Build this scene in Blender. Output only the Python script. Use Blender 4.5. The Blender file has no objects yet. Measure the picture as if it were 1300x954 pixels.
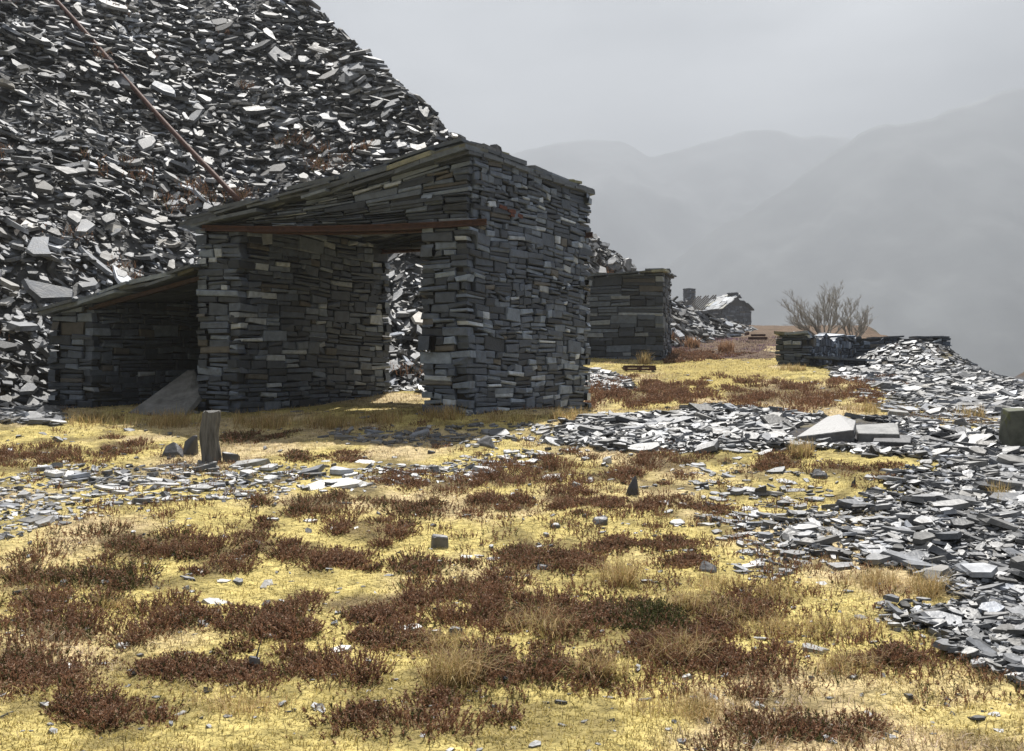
import bpy, math, random
import numpy as np
from mathutils import Vector, noise as mnoise
from mathutils.bvhtree import BVHTree

rng = np.random.default_rng(7)
R = random.Random(11)
F, CX, CY, E = 1300.0, 650.0, 477.0, 1.5       # focal length in photo pixels, centre, eye height
scene = bpy.context.scene
COL = scene.collection
SUN_EL, SUN_AZ = math.radians(57), math.radians(4)   # azimuth: to the right of straight ahead (+Y)
SUN = np.array([math.sin(SUN_AZ)*math.cos(SUN_EL), math.cos(SUN_AZ)*math.cos(SUN_EL), math.sin(SUN_EL)])

# ------------------------------------------------------------------ small maths
def sstep(a, b, x):
    t = np.clip((np.asarray(x, float)-a)/(b-a), 0, 1)
    return t*t*(3-2*t)

_perm = np.random.default_rng(3).random((256, 256))
def vnoise(x, y):
    x = np.asarray(x, float); y = np.asarray(y, float)
    xi = np.floor(x).astype(int); yi = np.floor(y).astype(int)
    fx = x-xi; fy = y-yi
    fx = fx*fx*(3-2*fx); fy = fy*fy*(3-2*fy)
    g = lambda a, b: _perm[a & 255, b & 255]
    return (g(xi, yi)*(1-fx)+g(xi+1, yi)*fx)*(1-fy)+(g(xi, yi+1)*(1-fx)+g(xi+1, yi+1)*fx)*fy
def fbm(x, y, o=4):
    s = 0; a = 1; t = 0
    for i in range(o):
        s = s+a*(vnoise(x*2**i+17.3*i, y*2**i+5.1*i)-0.5); t += a; a *= .5
    return s/t*2

def at(px, py, D):
    return np.array([(px-CX)/F*D, D, E+(CY-py)/F*D])

# ------------------------------------------------------------------ mesh helpers
def make_mesh(name, V, faces, mat=None, tint=None, smooth=False, parent=None, loc=None, link=True):
    """V (n,3); faces: list of int arrays (m,k); tint (n,3)"""
    me = bpy.data.meshes.new(name)
    V = np.ascontiguousarray(V, dtype=np.float32)
    if loc is not None:
        V = V-np.asarray(loc, np.float32)
    faces = [np.asarray(f, np.int32) for f in faces if len(f)]
    me.vertices.add(len(V)); me.vertices.foreach_set('co', V.ravel())
    tot = np.concatenate([np.full(len(f), f.shape[1], np.int32) for f in faces])
    lv = np.concatenate([f.ravel() for f in faces])
    me.loops.add(len(lv)); me.loops.foreach_set('vertex_index', lv)
    me.polygons.add(len(tot))
    st = np.zeros(len(tot), np.int32); st[1:] = np.cumsum(tot)[:-1]
    me.polygons.foreach_set('loop_start', st)
    me.polygons.foreach_set('loop_total', tot)
    me.polygons.foreach_set('use_smooth', np.full(len(tot), bool(smooth)))
    me.update(calc_edges=True); me.validate()
    if tint is not None:
        a = me.attributes.new('tint', 'FLOAT_COLOR', 'POINT')
        c = np.ones((len(V), 4), np.float32); c[:, :3] = tint
        a.data.foreach_set('color', c.ravel())
    if mat:
        me.materials.append(mat)
    o = bpy.data.objects.new(name, me)
    if link:
        COL.objects.link(o)
    if loc is not None:
        o.location = [float(v) for v in loc]
    if parent is not None:
        o.parent = parent
        o.location = Vector(o.location)-parent_world(parent)
    return o

def parent_world(p):
    v = Vector((0, 0, 0))
    while p is not None:
        v += p.location; p = p.parent
    return v

def tag(o, label=None, cat=None, group=None, kind=None):
    if label: o['label'] = label
    if cat: o['category'] = cat
    if group: o['group'] = group
    if kind: o['kind'] = kind
    return o

def empty(name, loc):
    o = bpy.data.objects.new(name, None); COL.objects.link(o)
    o.location = [float(v) for v in loc]; o.empty_display_size = .2
    return o

class Buf:
    def __init__(s): s.V = []; s.F = {}; s.T = []; s.n = 0
    def add(s, V, faces, tint=(.1, .1, .1)):
        V = np.asarray(V, float).reshape(-1, 3)
        for f in faces:
            f = np.asarray(f, int)
            if f.ndim == 1: f = f[None]
            s.F.setdefault(f.shape[1], []).append(f+s.n)
        t = np.asarray(tint, float)
        s.T.append(np.broadcast_to(t, V.shape).copy())
        s.V.append(V); s.n += len(V)
    def box(s, c8, tint=(.1, .1, .1)):
        s.add(c8, [[[0, 3, 2, 1], [4, 5, 6, 7], [0, 1, 5, 4], [1, 2, 6, 5], [2, 3, 7, 6], [3, 0, 4, 7]]], tint)
    def build(s, name, mat, parent=None, loc=None, smooth=False):
        V = np.concatenate(s.V); T = np.concatenate(s.T)
        if loc is None: loc = V.mean(0)
        return make_mesh(name, V, [np.concatenate(f) for f in s.F.values()], mat, T, smooth, parent, loc)

def tube(buf, P, r, tint, k=6, cap=True):
    P = np.asarray(P, float); n = len(P)
    r = np.broadcast_to(np.asarray(r, float), (n,))
    d = np.gradient(P, axis=0); d /= np.linalg.norm(d, axis=1)[:, None]
    up = np.where(np.abs(d[:, 2:3]) > .9, np.array([[1., 0, 0]]), np.array([[0, 0, 1.]]))
    a = np.cross(d, up); a /= np.linalg.norm(a, axis=1)[:, None]; b = np.cross(a, d)
    an = np.arange(k)*2*math.pi/k
    V = P[:, None]+r[:, None, None]*(np.cos(an)[None, :, None]*a[:, None]+np.sin(an)[None, :, None]*b[:, None])
    i = np.arange(n-1)[:, None]*k+np.arange(k)[None]
    j = np.arange(n-1)[:, None]*k+(np.arange(k)+1)[None] % k
    q = np.stack([i, j, j+k, i+k], -1).reshape(-1, 4)
    fs = [q]
    if cap: fs += [[list(range(k))[::-1]], [[(n-1)*k+x for x in range(k)]]]
    buf.add(V.reshape(-1, 3), fs, tint)

def bar(buf, p, q, w, h, tint):
    """rectangular bar from p to q, w wide (horizontal), h high"""
    p = np.asarray(p, float); q = np.asarray(q, float)
    d = q-p; d /= np.linalg.norm(d)
    up = np.array([0, 0, 1.]) if abs(d[2]) < .9 else np.array([0, 1., 0])
    s = np.cross(d, up); s /= np.linalg.norm(s); u = np.cross(s, d)
    c = []
    for e in (-h/2, h/2):
        for (pt, x) in ((p, -w/2), (q, -w/2), (q, w/2), (p, w/2)):
            c.append(pt+s*x+u*e)
    buf.box([c[0], c[1], c[2], c[3], c[4], c[5], c[6], c[7]], tint)

# ------------------------------------------------------------------ materials
def nodemat(name):
    m = bpy.data.materials.new(name); m.use_nodes = True
    nt = m.node_tree; nt.nodes.clear()
    out = nt.nodes.new('ShaderNodeOutputMaterial'); b = nt.nodes.new('ShaderNodeBsdfPrincipled')
    nt.links.new(b.outputs[0], out.inputs['Surface'])
    return m, nt, b

def tint_mat(name, rough=.5, spec=.5, nscale=12., namp=(.65, 1.35), bump=.3, bscale=40., bdist=.01, rough_var=.1, trans=0, stretch=None, patches=None):
    m, nt, b = nodemat(name)
    N = nt.nodes.new; L = nt.links.new
    at_ = N('ShaderNodeAttribute'); at_.attribute_name = 'tint'
    tc = N('ShaderNodeTexCoord'); vec = tc.outputs['Object']
    if stretch:
        mp = N('ShaderNodeMapping'); mp.inputs['Scale'].default_value = stretch; L(vec, mp.inputs[0]); vec = mp.outputs[0]
    n1 = N('ShaderNodeTexNoise'); n1.inputs['Scale'].default_value = nscale; n1.inputs['Detail'].default_value = 5; n1.inputs['Roughness'].default_value = .65
    L(vec, n1.inputs['Vector'])
    mr = N('ShaderNodeMapRange'); mr.inputs[1].default_value = .3; mr.inputs[2].default_value = .7
    mr.inputs[3].default_value = namp[0]; mr.inputs[4].default_value = namp[1]
    L(n1.outputs[0], mr.inputs[0])
    mx = N('ShaderNodeVectorMath'); mx.operation = 'SCALE'
    L(at_.outputs['Color'], mx.inputs[0]); L(mr.outputs[0], mx.inputs['Scale'])
    col = mx.outputs[0]
    if patches:
        n3 = N('ShaderNodeTexNoise'); n3.inputs['Scale'].default_value = patches[1]; n3.inputs['Detail'].default_value = 6; n3.inputs['Roughness'].default_value = .7
        L(tc.outputs['Object'], n3.inputs['Vector'])
        r3 = N('ShaderNodeMapRange'); r3.inputs[1].default_value = patches[2]; r3.inputs[2].default_value = patches[2]+.06
        r3.inputs[4].default_value = patches[3]
        L(n3.outputs[0], r3.inputs[0])
        m3 = N('ShaderNodeMix'); m3.data_type = 'RGBA'
        L(r3.outputs[0], m3.inputs['Factor']); L(col, m3.inputs['A']); m3.inputs['B'].default_value = (*patches[0], 1)
        col = m3.outputs['Result']
    L(col, b.inputs['Base Color'])
    b.inputs['Specular IOR Level'].default_value = spec
    if rough_var:
        r2 = N('ShaderNodeMapRange'); r2.inputs[1].default_value = .3; r2.inputs[2].default_value = .7
        r2.inputs[3].default_value = rough-rough_var; r2.inputs[4].default_value = rough+rough_var
        L(n1.outputs[0], r2.inputs[0]); L(r2.outputs[0], b.inputs['Roughness'])
    else:
        b.inputs['Roughness'].default_value = rough
    if bump:
        n2 = N('ShaderNodeTexNoise'); n2.inputs['Scale'].default_value = bscale; n2.inputs['Detail'].default_value = 4
        L(vec, n2.inputs['Vector'])
        bp = N('ShaderNodeBump'); bp.inputs['Strength'].default_value = bump; bp.inputs['Distance'].default_value = bdist
        L(n2.outputs[0], bp.inputs['Height']); L(bp.outputs[0], b.inputs['Normal'])
    if trans:
        out = nt.nodes[0]
        tl = N('ShaderNodeBsdfTranslucent'); L(col, tl.inputs['Color'])
        ms = N('ShaderNodeMixShader'); ms.inputs[0].default_value = trans
        L(b.outputs[0], ms.inputs[1]); L(tl.outputs[0], ms.inputs[2]); L(ms.outputs[0], out.inputs['Surface'])
    return m

M_WALL = tint_mat('wall_slate', rough=.6, spec=.4, nscale=9, bump=.5, bscale=30, bdist=.012, patches=((.2, .2, .17), 5.0, .66, .55))
M_SLATE = tint_mat('slate', rough=.52, spec=.62, nscale=7, namp=(.55, 1.45), bump=.5, bscale=26, bdist=.012, patches=((.26, .27, .2), 3.5, .70, .5))
M_SCREE = tint_mat('scree_slate', rough=.62, spec=.36, nscale=7, namp=(.55, 1.45), bump=.5, bscale=26, bdist=.012, patches=((.26, .27, .2), 3.5, .72, .4))
M_HEAPBASE = tint_mat('heap_fines', rough=.8, spec=.08, nscale=2, bump=.6, bscale=9, bdist=.05)
M_GROUND = tint_mat('moss_ground', rough=.9, spec=.1, nscale=9, namp=(.62, 1.35), bump=1., bscale=17, bdist=.06, rough_var=0)
M_HEATHER = tint_mat('heather', rough=.8, spec=.15, nscale=3, namp=(.8, 1.2), bump=0, rough_var=0, trans=.3)
M_GRASS = tint_mat('dry_grass', rough=.7, spec=.2, nscale=3, namp=(.8, 1.2), bump=0, rough_var=0, trans=.4)
M_MOSS = tint_mat('moss_fronds', rough=.85, spec=.1, nscale=1.2, namp=(.75, 1.25), bump=0, rough_var=0, trans=.35)
M_RUST = tint_mat('rusty_iron', rough=.75, spec=.3, nscale=14, namp=(.5, 1.5), bump=.5, bscale=60, bdist=.004)
M_WOOD = tint_mat('weathered_wood', rough=.85, spec=.15, nscale=9, namp=(.45, 1.5), bump=.9, bscale=14, bdist=.02, stretch=(5, 5, .5))
M_BARK = tint_mat('bark', rough=.85, spec=.2, nscale=10, bump=0)
M_POST = tint_mat('mossy_stone', rough=.8, spec=.2, nscale=7, namp=(.6, 1.4), bump=.5, bscale=25, bdist=.01, patches=((.14, .15, .04), 5, .55, .7))
M_MOUNT = tint_mat('mountain_side', rough=.95, spec=.05, nscale=.008, namp=(.5, 1.5), bump=0, rough_var=0)

# ------------------------------------------------------------------ terrain
_pd = [-60, 0, 4.9, 7, 10, 12, 14, 17, 20, 25, 29, 40, 55, 80, 109, 125, 160, 330, 2000]
_pz = [-1.5, -1.52, -1.46, -1.27, -.95, -.74, -.54, -.40, -.25, .12, .45, 1.4, 2.5, 3.9, 5.15, 5.5, 2, -83, -83]
_dd = np.linspace(-60, 340, 4001)
_zz = np.interp(_dd, _pd, _pz)
_k = np.exp(-np.linspace(-2.2, 2.2, 23)**2); _k /= _k.sum()
_zz = np.convolve(np.pad(_zz, 11, mode='edge'), _k, 'valid')
_ed = [-20, 5, 14, 19, 22, 26, 30, 40, 60, 110, 200]
_ex = [9.5, 8, 9, 9.6, 10.2, 11.2, 11.6, 14.6, 20, 38, 50]
def zter(X, D):
    X = np.asarray(X, float); D = np.asarray(D, float)
    Sh = sstep(1, 4, -X)*sstep(9, 13, D)*(1-sstep(19, 22, D))
    z = np.interp(D-1.25*Sh, _dd, _zz)
    z = z-.2*np.exp(-((X-1.6)**2+(D-17.2)**2)/2.5)
    # spill of slate in front of the ruined wall
    ax, ay, bx, by = 10.5, 27.7, 11.0, 27.5
    t = np.clip(((X-ax)*(bx-ax)+(D-ay)*(by-ay))/((bx-ax)**2+(by-ay)**2), 0, 1)
    ds = np.hypot(X-ax-t*(bx-ax), D-ay-t*(by-ay))
    z = np.maximum(z, .92-.44*ds+.15*(fbm(X*1.3, D*1.3)))
    w = np.clip(D/12, .3, 3)
    z = z+.045*fbm(X*.55, D*.55, 3)*np.minimum(w, 1.6)+.02*fbm(X*2.3, D*2.3, 3)+(.028*fbm(X*6.1, D*6.1, 2)+.012*fbm(X*15, D*13, 2))*(1-sstep(11, 20, D))
    u = np.maximum(0, X-np.interp(D, _ed, _ex))
    z = z-.78*u*sstep(0, 2.5, u)
    return np.maximum(z, -83)+E

def pix(X, D, z):
    D = np.maximum(D, .5)
    return CX+F*X/D, CY-F*(z-E)/D

_DS = np.concatenate([np.arange(3.2, 30, .05), np.arange(30, 130, .4)])
def ground(px, py):
    """pixels of the photograph -> points on the terrain"""
    px = np.atleast_1d(np.asarray(px, float)); py = np.atleast_1d(np.asarray(py, float))
    Dg = _DS[None]; X = (px[:, None]-CX)/F*Dg; zr = E+(CY-py[:, None])/F*Dg
    below = zr < zter(X, np.broadcast_to(Dg, X.shape))
    i = np.where(below.any(1), below.argmax(1), len(_DS)-1)
    D = _DS[np.maximum(i, 1)]-.5*(_DS[np.maximum(i, 1)]-_DS[np.maximum(i, 1)-1])
    X = (px-CX)/F*D
    return np.stack([X, D, zter(X, D)], -1)

def tnormal(X, D, e=.15):
    n = np.stack([-(zter(X+e, D)-zter(X-e, D))/(2*e), -(zter(X, D+e)-zter(X, D-e))/(2*e), np.ones_like(X)], -1)
    return n/np.linalg.norm(n, axis=-1, keepdims=True)

def inpoly(px, py, poly):
    r = np.zeros(px.shape, bool); n = len(poly)
    for i in range(n):
        x0, y0 = poly[i]; x1, y1 = poly[(i+1) % n]
        if y0 == y1: continue
        c = ((y0 > py) != (y1 > py)) & (px < (x1-x0)*(py-y0)/(y1-y0)+x0)
        r ^= c
    return r

# zones given by the photograph, (polygon, density of slate)
SLATE_ZONES = [
    ([(1400, 555), (1230, 575), (1200, 610), (1150, 640), (1110, 670), (1120, 700), (1180, 735), (1215, 760), (1170, 785), (1200, 825), (1310, 880), (1500, 940)], .95),
    ([(1250, 575), (1150, 600), (1075, 632), (1030, 655), (960, 690), (1030, 708), (1140, 720), (1205, 755), (1150, 700)], .5),
    ([(1115, 775), (1200, 765), (1210, 800), (1130, 800)], .6),
    ([(690, 562), (740, 532), (880, 519), (1000, 525), (1150, 535), (1320, 555), (1320, 600), (1190, 588), (1060, 572), (960, 572), (860, 577), (770, 574)], 1.0),
    ([(0, 605), (150, 590), (300, 590), (420, 600), (560, 588), (680, 572), (760, 576), (690, 592), (600, 612), (430, 622), (300, 640), (150, 640), (0, 690), (-100, 690), (-100, 600)], .36),
    ([(420, 545), (560, 540), (740, 540), (700, 562), (560, 566), (430, 562)], .22),
    ([(-200, 490), (62, 495), (70, 532), (0, 540), (-200, 560)], .95),
    ([(1060, 428), (1200, 432), (1240, 455), (1330, 480), (1330, 530), (1300, 530), (1180, 520), (1100, 490), (1050, 478)], 1.0),
    ([(1090, 500), (1300, 505), (1310, 560), (1150, 545)], .34),
    ([(742, 465), (790, 478), (800, 492), (745, 500)], .9),
    ([(860, 590), (1000, 590), (1060, 600), (1040, 670), (960, 690), (860, 670)], .14),
    ([(930, 655), (1040, 650), (1060, 700), (1000, 730), (940, 735)], .35),
    ([(480, 480), (560, 480), (560, 500), (480, 500)], .55),
]
def slate_density(px, py, base=.02):
    px = np.clip(px, 4, 1294)+np.where((px < 4)|(px > 1294), 6*np.sin(py*.3), 0)
    j = 9*fbm(px*.02, py*.05, 3)
    d = np.full(px.shape, base)
    for poly, v in SLATE_ZONES:
        d = np.where(inpoly(px+j*2, py+j, poly), np.maximum(d, v), d)
    return d

# heather patches: photo x, y of the patch's centre on the ground, half sizes, height, hue (0 brown, 1 dark green), label
HEATHER = [
 (72, 800, 46, 20, .24, .1, 'lone rounded heather bush on open moss, left of the bush pair by a white slab'),
 (213, 790, 40, 18, .24, .1, 'brown heather bush directly below the pale flat slab lying on moss'),
 (322, 795, 42, 17, .20, .15, 'ragged brown heather bush right of the bush below the pale flat slab'),
 (22, 850, 26, 10, .20, .2, 'olive tinged heather tuft near the small white quartz lump'),
 (78, 861, 34, 8, .16, .1, 'low heather fringe beside the white quartz lump on moss'),
 (235, 849, 40, 8, .15, .1, 'thin sparse heather sprigs standing on bare moss by a grey upright stone'),
 (306, 855, 26, 7, .14, .1, 'small heather tuft just below the grey upright stone'),
 (410, 850, 52, 18, .26, .05, 'pale flowered heather mound touching the whitish curved slab'),
 (185, 692, 78, 22, .22, .3, 'long dense heather bank at the lower edge of the slate strewn strip'),
 (275, 705, 48, 20, .22, .05, 'reddish brown heather patch beside two small white stones'),
 (128, 738, 52, 16, .22, .45, 'heather patch with dark green base on a straw moss hollow'),
 (34, 742, 42, 28, .24, .2, 'large dark heather thicket running out of the frame'),
 (318, 688, 40, 20, .20, .15, 'heather patch with a pale stone at its upper edge'),
 (392, 702, 40, 17, .20, .05, 'red brown heather mound between tiny white slates'),
 (437, 714, 27, 6, .14, .05, 'low red brown strip of heather on yellow moss'),
 (468, 672, 74, 18, .22, .05, 'broad red brown heather bed left of the square grey block'),
 (395, 640, 50, 14, .22, .3, 'heather bank directly below the long white slab'),
 (510, 607, 26, 6, .18, .05, 'small brown heather tuft below the dark domed stone'),
 (572, 615, 46, 10, .20, .05, 'brown heather patch crossing the slate strip'),
 (640, 608, 46, 13, .22, .05, 'rust brown heather patch at the lower rim of the slate path'),
 (645, 640, 44, 12, .20, .05, 'dense rust brown heather bed above the open moss flat'),
 (540, 648, 44, 12, .20, .25, 'heather patch with greenish heart beside a thin white slate'),
 (692, 592, 52, 14, .24, .1, 'thick heather bank hugging the edge of the paved slate path'),
 (712, 634, 34, 11, .18, .05, 'sparse heather around a small pale stone'),
 (836, 588, 58, 16, .24, .05, 'large rust brown heather bank along the slate path'),
 (785, 606, 46, 9, .18, .05, 'thin heather fringe under the pale stone in the heather'),
 (752, 641, 28, 6, .14, .05, 'dark low heather strip left of the pointed standing stone'),
 (822, 640, 30, 6, .13, .05, 'low heather in front of the pointed standing stone'),
 (928, 562, 18, 7, .16, .1, 'small brown heather dome at the edge of the paved slates'),
 (770, 694, 22, 6, .13, .1, 'little heather tuft on the empty moss flat, below the dark rounded block'),
 (857, 691, 24, 6, .14, .1, 'compact dark heather tuft below the pale slab stack'),
 (898, 646, 26, 5, .11, .1, 'flat sparse heather between scattered slates'),
 (868, 717, 17, 5, .12, .1, 'tiny heather tuft beside the grey wedge stone'),
 (672, 710, 28, 9, .18, .2, 'round heather tuft above the small white edged block'),
 (730, 713, 28, 8, .18, .1, 'feathery heather tuft right of the round one on the moss flat'),
 (488, 768, 84, 15, .22, .05, 'wide reddish heather bank across the moss, above a lone small tuft'),
 (598, 747, 52, 13, .24, .1, 'tall heather bank with upright twigs behind the wide reddish bank'),
 (650, 782, 64, 18, .26, .05, 'big pale tipped heather bush mixed with straw grass'),
 (475, 785, 24, 8, .16, .1, 'lone small heather tuft beneath the wide reddish bank'),
 (522, 720, 48, 7, .16, .25, 'thin low heather row under the square grey block'),
 (376, 803, 36, 15, .22, .1, 'dark heather clump left of the whitish curved slab'),
 (500, 815, 38, 10, .16, .1, 'sparse heather sprigs around the half buried white slab'),
 (708, 786, 52, 18, .24, .1, 'dense brown heather with grey seed heads'),
 (776, 780, 30, 12, .22, .3, 'heather clump with twiggy top below the tall straw tuft'),
 (823, 788, 27, 12, .22, .85, 'dark green young heather bush among the brown ones'),
 (610, 842, 46, 15, .22, .15, 'heather bush rising behind a mop of straw grass'),
 (702, 848, 60, 18, .22, .2, 'deep reddish heather with dark green base at the edge of the moss'),
 (842, 822, 38, 13, .18, .05, 'dark purple brown heather clump above a straw gap'),
 (935, 850, 58, 18, .24, .05, 'large greyish brown heather bush with pale seed heads'),
 (948, 772, 36, 10, .17, .1, 'loose row of dark heather twigs in straw moss'),
 (900, 803, 28, 8, .15, .05, 'thin heather twigs scattered in straw grass'),
 (1148, 838, 34, 8, .16, .15, 'heather tuft with orange tips next to the slate spread'),
 (815, 499, 70, 15, .34, .0, 'rust brown heather bed behind the slate path, close to the tall ruin'),
 (1002, 501, 104, 17, .36, .0, 'wide rust brown heather bed below the ruined low wall'),
 (1090, 596, 52, 6, .16, .1, 'dark heather strip below the two big slabs'),
 (988, 587, 34, 8, .18, .1, 'heather tuft near the boulder with a dry stem'),
 (60, 577, 36, 10, .22, .1, 'brown heather patch on the bank by the lean-to'),
 (152, 569, 40, 9, .20, .1, 'brown heather strip left of the stones round the wooden post'),
 (8, 582, 22, 11, .24, .1, 'brown heather clump below the slate heap foot'),
 (310, 556, 44, 7, .20, .25, 'heather strip behind the weathered wooden post'),
 (388, 580, 19, 4, .12, .3, 'small flat heather tuft on the open bank, left one of two'),
 (446, 580, 15, 4, .12, .1, 'small flat heather tuft on the open bank, right one of two'),
 (120, 905, 70, 16, .2, .1, 'heather mat at the bottom edge below the quartz lump'),
 (520, 910, 80, 16, .2, .1, 'heather mat at the bottom edge below the mop of pale grass'),
 (1000, 925, 70, 14, .2, .2, 'heather mat at the bottom edge below the greyish brown bush'),
 (880, 452, 40, 5, .28, .0, 'dead brown heather strip beside the second ruin'),
]

# ground mesh
def ground_color(X, D, z):
    px, py = pix(X, D, z)
    n1 = fbm(X*.9, D*.9, 4); n2 = fbm(X*3.1+9, D*3.1, 3); n3 = fbm(X*.25+3, D*.25, 3)
    moss = np.array([.47, .385, .145]); straw = np.array([.49, .39, .22]); olive = np.array([.19, .155, .06]); soil = np.array([.09, .06, .035])
    c = moss+(straw-moss)*sstep(-.15, .35, n1+.2*n3)[..., None]
    c = c+(olive-c)*(sstep(.02, .45, n2-.3*n1)*.7)[..., None]
    vis = D > 3
    d = np.where(vis, slate_density(px, py), .03)
    fines = np.array([.07, .07, .075])
    c = c+(fines-c)*(sstep(.3, .95, d+.45*n2))[..., None]
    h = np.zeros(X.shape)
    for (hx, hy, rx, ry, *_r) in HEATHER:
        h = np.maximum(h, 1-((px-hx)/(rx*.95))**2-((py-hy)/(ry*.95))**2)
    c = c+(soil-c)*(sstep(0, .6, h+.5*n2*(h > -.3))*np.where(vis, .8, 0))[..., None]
    red = np.array([.12, .082, .055])
    rm = inpoly(px+30*n1, py+4*n2, [(850, 432), (985, 412), (1120, 412), (1120, 428), (990, 430), (975, 455), (890, 458), (850, 458)]) | (D > 36)
    c = np.where(rm[..., None], red*(1+.5*n2[..., None]), c)
    gm = inpoly(px+25*n1, py+4*n2, [(840, 458), (985, 455), (985, 480), (900, 492), (850, 485)]) & (D < 40)
    c = np.where(gm[..., None], np.array([.36, .285, .10])*(1+.4*n2[..., None]), c)
    rock = (X > np.interp(D, _ed, _ex)+1) | (D > 150)
    c = np.where(rock[..., None], np.array([.1, .085, .05])*(1+.5*n1[..., None]), c)
    return np.clip(c, .01, .6)

sa = np.concatenate([-np.geomspace(9, .62, 26)[:-1], np.linspace(-.62, .62, 300), np.geomspace(.62, 9, 40)[1:]])
Dr = [-30., -15, -8, -4, -1, 1, 2, 3]
while Dr[-1] < 335: Dr.append(Dr[-1]+max(.07, .0125*Dr[-1]))
Dr = np.array(Dr)
SS, DD = np.meshgrid(sa, Dr)
XX = SS*(3+np.maximum(DD, 0)*.95+.5*np.maximum(-DD, 0))
ZZ = zter(XX, DD)
V = np.stack([XX, DD, ZZ], -1).reshape(-1, 3)
nr, nc = XX.shape
i = (np.arange(nr-1)[:, None]*nc+np.arange(nc-1)[None]).ravel()
Q = np.stack([i, i+1, i+nc+1, i+nc], -1)
g = make_mesh('ground', V, [Q], M_GROUND, ground_color(XX, DD, ZZ).reshape(-1, 3), True)
tag(g, kind='structure')

# ------------------------------------------------------------------ spoil heap (ruled surface between its foot and its crest)
FOOT = np.array([(-40, 2), (-16, 9), (-9.8, 12.6), (-7.7, 15.2), (-6.0, 19.3), (-4.2, 20.0), (-2.0, 19.6), (.3, 24.0), (.8, 31.5), (5.4, 34.6), (9, 42), (12.6, 53)], float)
CRESTP = [(-75, 55, 44), (-48, 55, 36), (-26, 50, 27.6), (-14.6, 44, 19.6), (-7.9, 36, 13.3), (-4.6, 31.8, 9.75), (-1.72, 28, 6.46), (2.77, 36, 4.55), (4.15, 37, 3.8), (6.1, 40, 2.75), (9.0, 46, 2.45), (12.9, 54, 2.37)]
CREST = np.array(CRESTP, float)
fz = zter(FOOT[:, 0], FOOT[:, 1])-.12
FOOT3 = np.column_stack([FOOT, fz]); CREST[:, 2] += E
_par = np.concatenate([[0], np.cumsum(np.linalg.norm(np.diff(FOOT3, axis=0), axis=1))]); SMAX = _par[-1]
def heap(s, t):
    """s along the foot (metres), t 0 foot .. 1 crest .. 1.6 beyond the crest"""
    f = np.stack([np.interp(s, _par, FOOT3[:, k]) for k in range(3)], -1)
    c = np.stack([np.interp(s, _par, CREST[:, k]) for k in range(3)], -1)
    tt = np.minimum(t, 1)[..., None]
    p = f+(c-f)*tt
    L = np.linalg.norm(c-f, axis=-1)
    hz = np.hypot(c[..., 0]-f[..., 0], c[..., 1]-f[..., 1])
    over = np.maximum(t-1, 0)
    dirh = (c-f)[..., :2]/np.maximum(hz, .1)[..., None]
    p[..., :2] += dirh*(over*hz)[..., None]
    p[..., 2] -= over*hz*.8
    amp = np.minimum(1, L/8)*np.minimum(1, np.minimum(tt[..., 0]*5, 1))
    nz = .55*fbm(p[..., 0]*.22+31, p[..., 1]*.22, 4)+.2*fbm(p[..., 0]*.9, p[..., 1]*.9+7, 3)
    p[..., 2] += nz*amp*np.where(t > .9, .45, 1)
    return p
sg = np.linspace(0, SMAX, 260); tg = np.concatenate([np.linspace(0, 1, 110), np.linspace(1.03, 1.8, 14)])
TT, SG = np.meshgrid(tg, sg)
HP = heap(SG, TT)
nr, nc = SG.shape
i = (np.arange(nr-1)[:, None]*nc+np.arange(nc-1)[None]).ravel()
Q = np.stack([i, i+nc, i+nc+1, i+1], -1)
hv = HP.reshape(-1, 3)
hc = np.array([.08, .08, .08])*(1+.5*fbm(hv[:, 0]*.6, hv[:, 1]*.6+hv[:, 2])[:, None])
vegm = sstep(.28, .5, fbm(hv[:, 0]*.35+50, hv[:, 1]*.35+hv[:, 2]*.3, 3))[:, None]*.7
hc = hc*(1-vegm)+np.array([.10, .06, .03])*vegm
ho = make_mesh('spoil_heap', hv, [Q], M_HEAPBASE, hc, False)
tag(ho, kind='structure')
HEAPBVH = BVHTree.FromPolygons([tuple(v) for v in hv], [tuple(q) for q in Q])
TERBVH = BVHTree.FromPolygons([tuple(v) for v in V], [tuple(q) for q in np.stack([(np.arange(len(Dr)-1)[:, None]*len(sa)+np.arange(len(sa)-1)[None]).ravel()+k for k in (0, 1, len(sa)+1, len(sa))], -1)])
def heap_ray(px, py):
    d = Vector(((px-CX)/F, 1, (CY-py)/F)).normalized()
    return HEAPBVH.ray_cast(Vector((0, 0, E)), d)

# little spoil mound beyond the edge on the right
def mound(a, r):
    X = 17.2+r*7*np.cos(a); D = 32+r*7*np.sin(a)
    z = E+.62-4.2*r**1.15+.35*fbm(X*.5, D*.5, 3)*(.3+r)-np.maximum(0, r-.98)*150
    return np.stack([X, D, z], -1)
ag = np.linspace(0, 2*math.pi, 73); rg = np.linspace(0.001, 1, 30)
AG, RG = np.meshgrid(ag, rg); MP = mound(AG, RG)
nr, nc = AG.shape
i = (np.arange(nr-1)[:, None]*nc+np.arange(nc-1)[None]).ravel()
mc = np.where((fbm(MP[..., 0]*.7, MP[..., 1]*.7) > .05)[..., None], np.array([.08, .05, .03]), np.array([.08, .08, .085])).reshape(-1, 3)
tag(make_mesh('spoil_mound', MP.reshape(-1, 3), [np.stack([i, i+1, i+nc+1, i+nc], -1)], M_HEAPBASE, mc, False), kind='structure')

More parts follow.
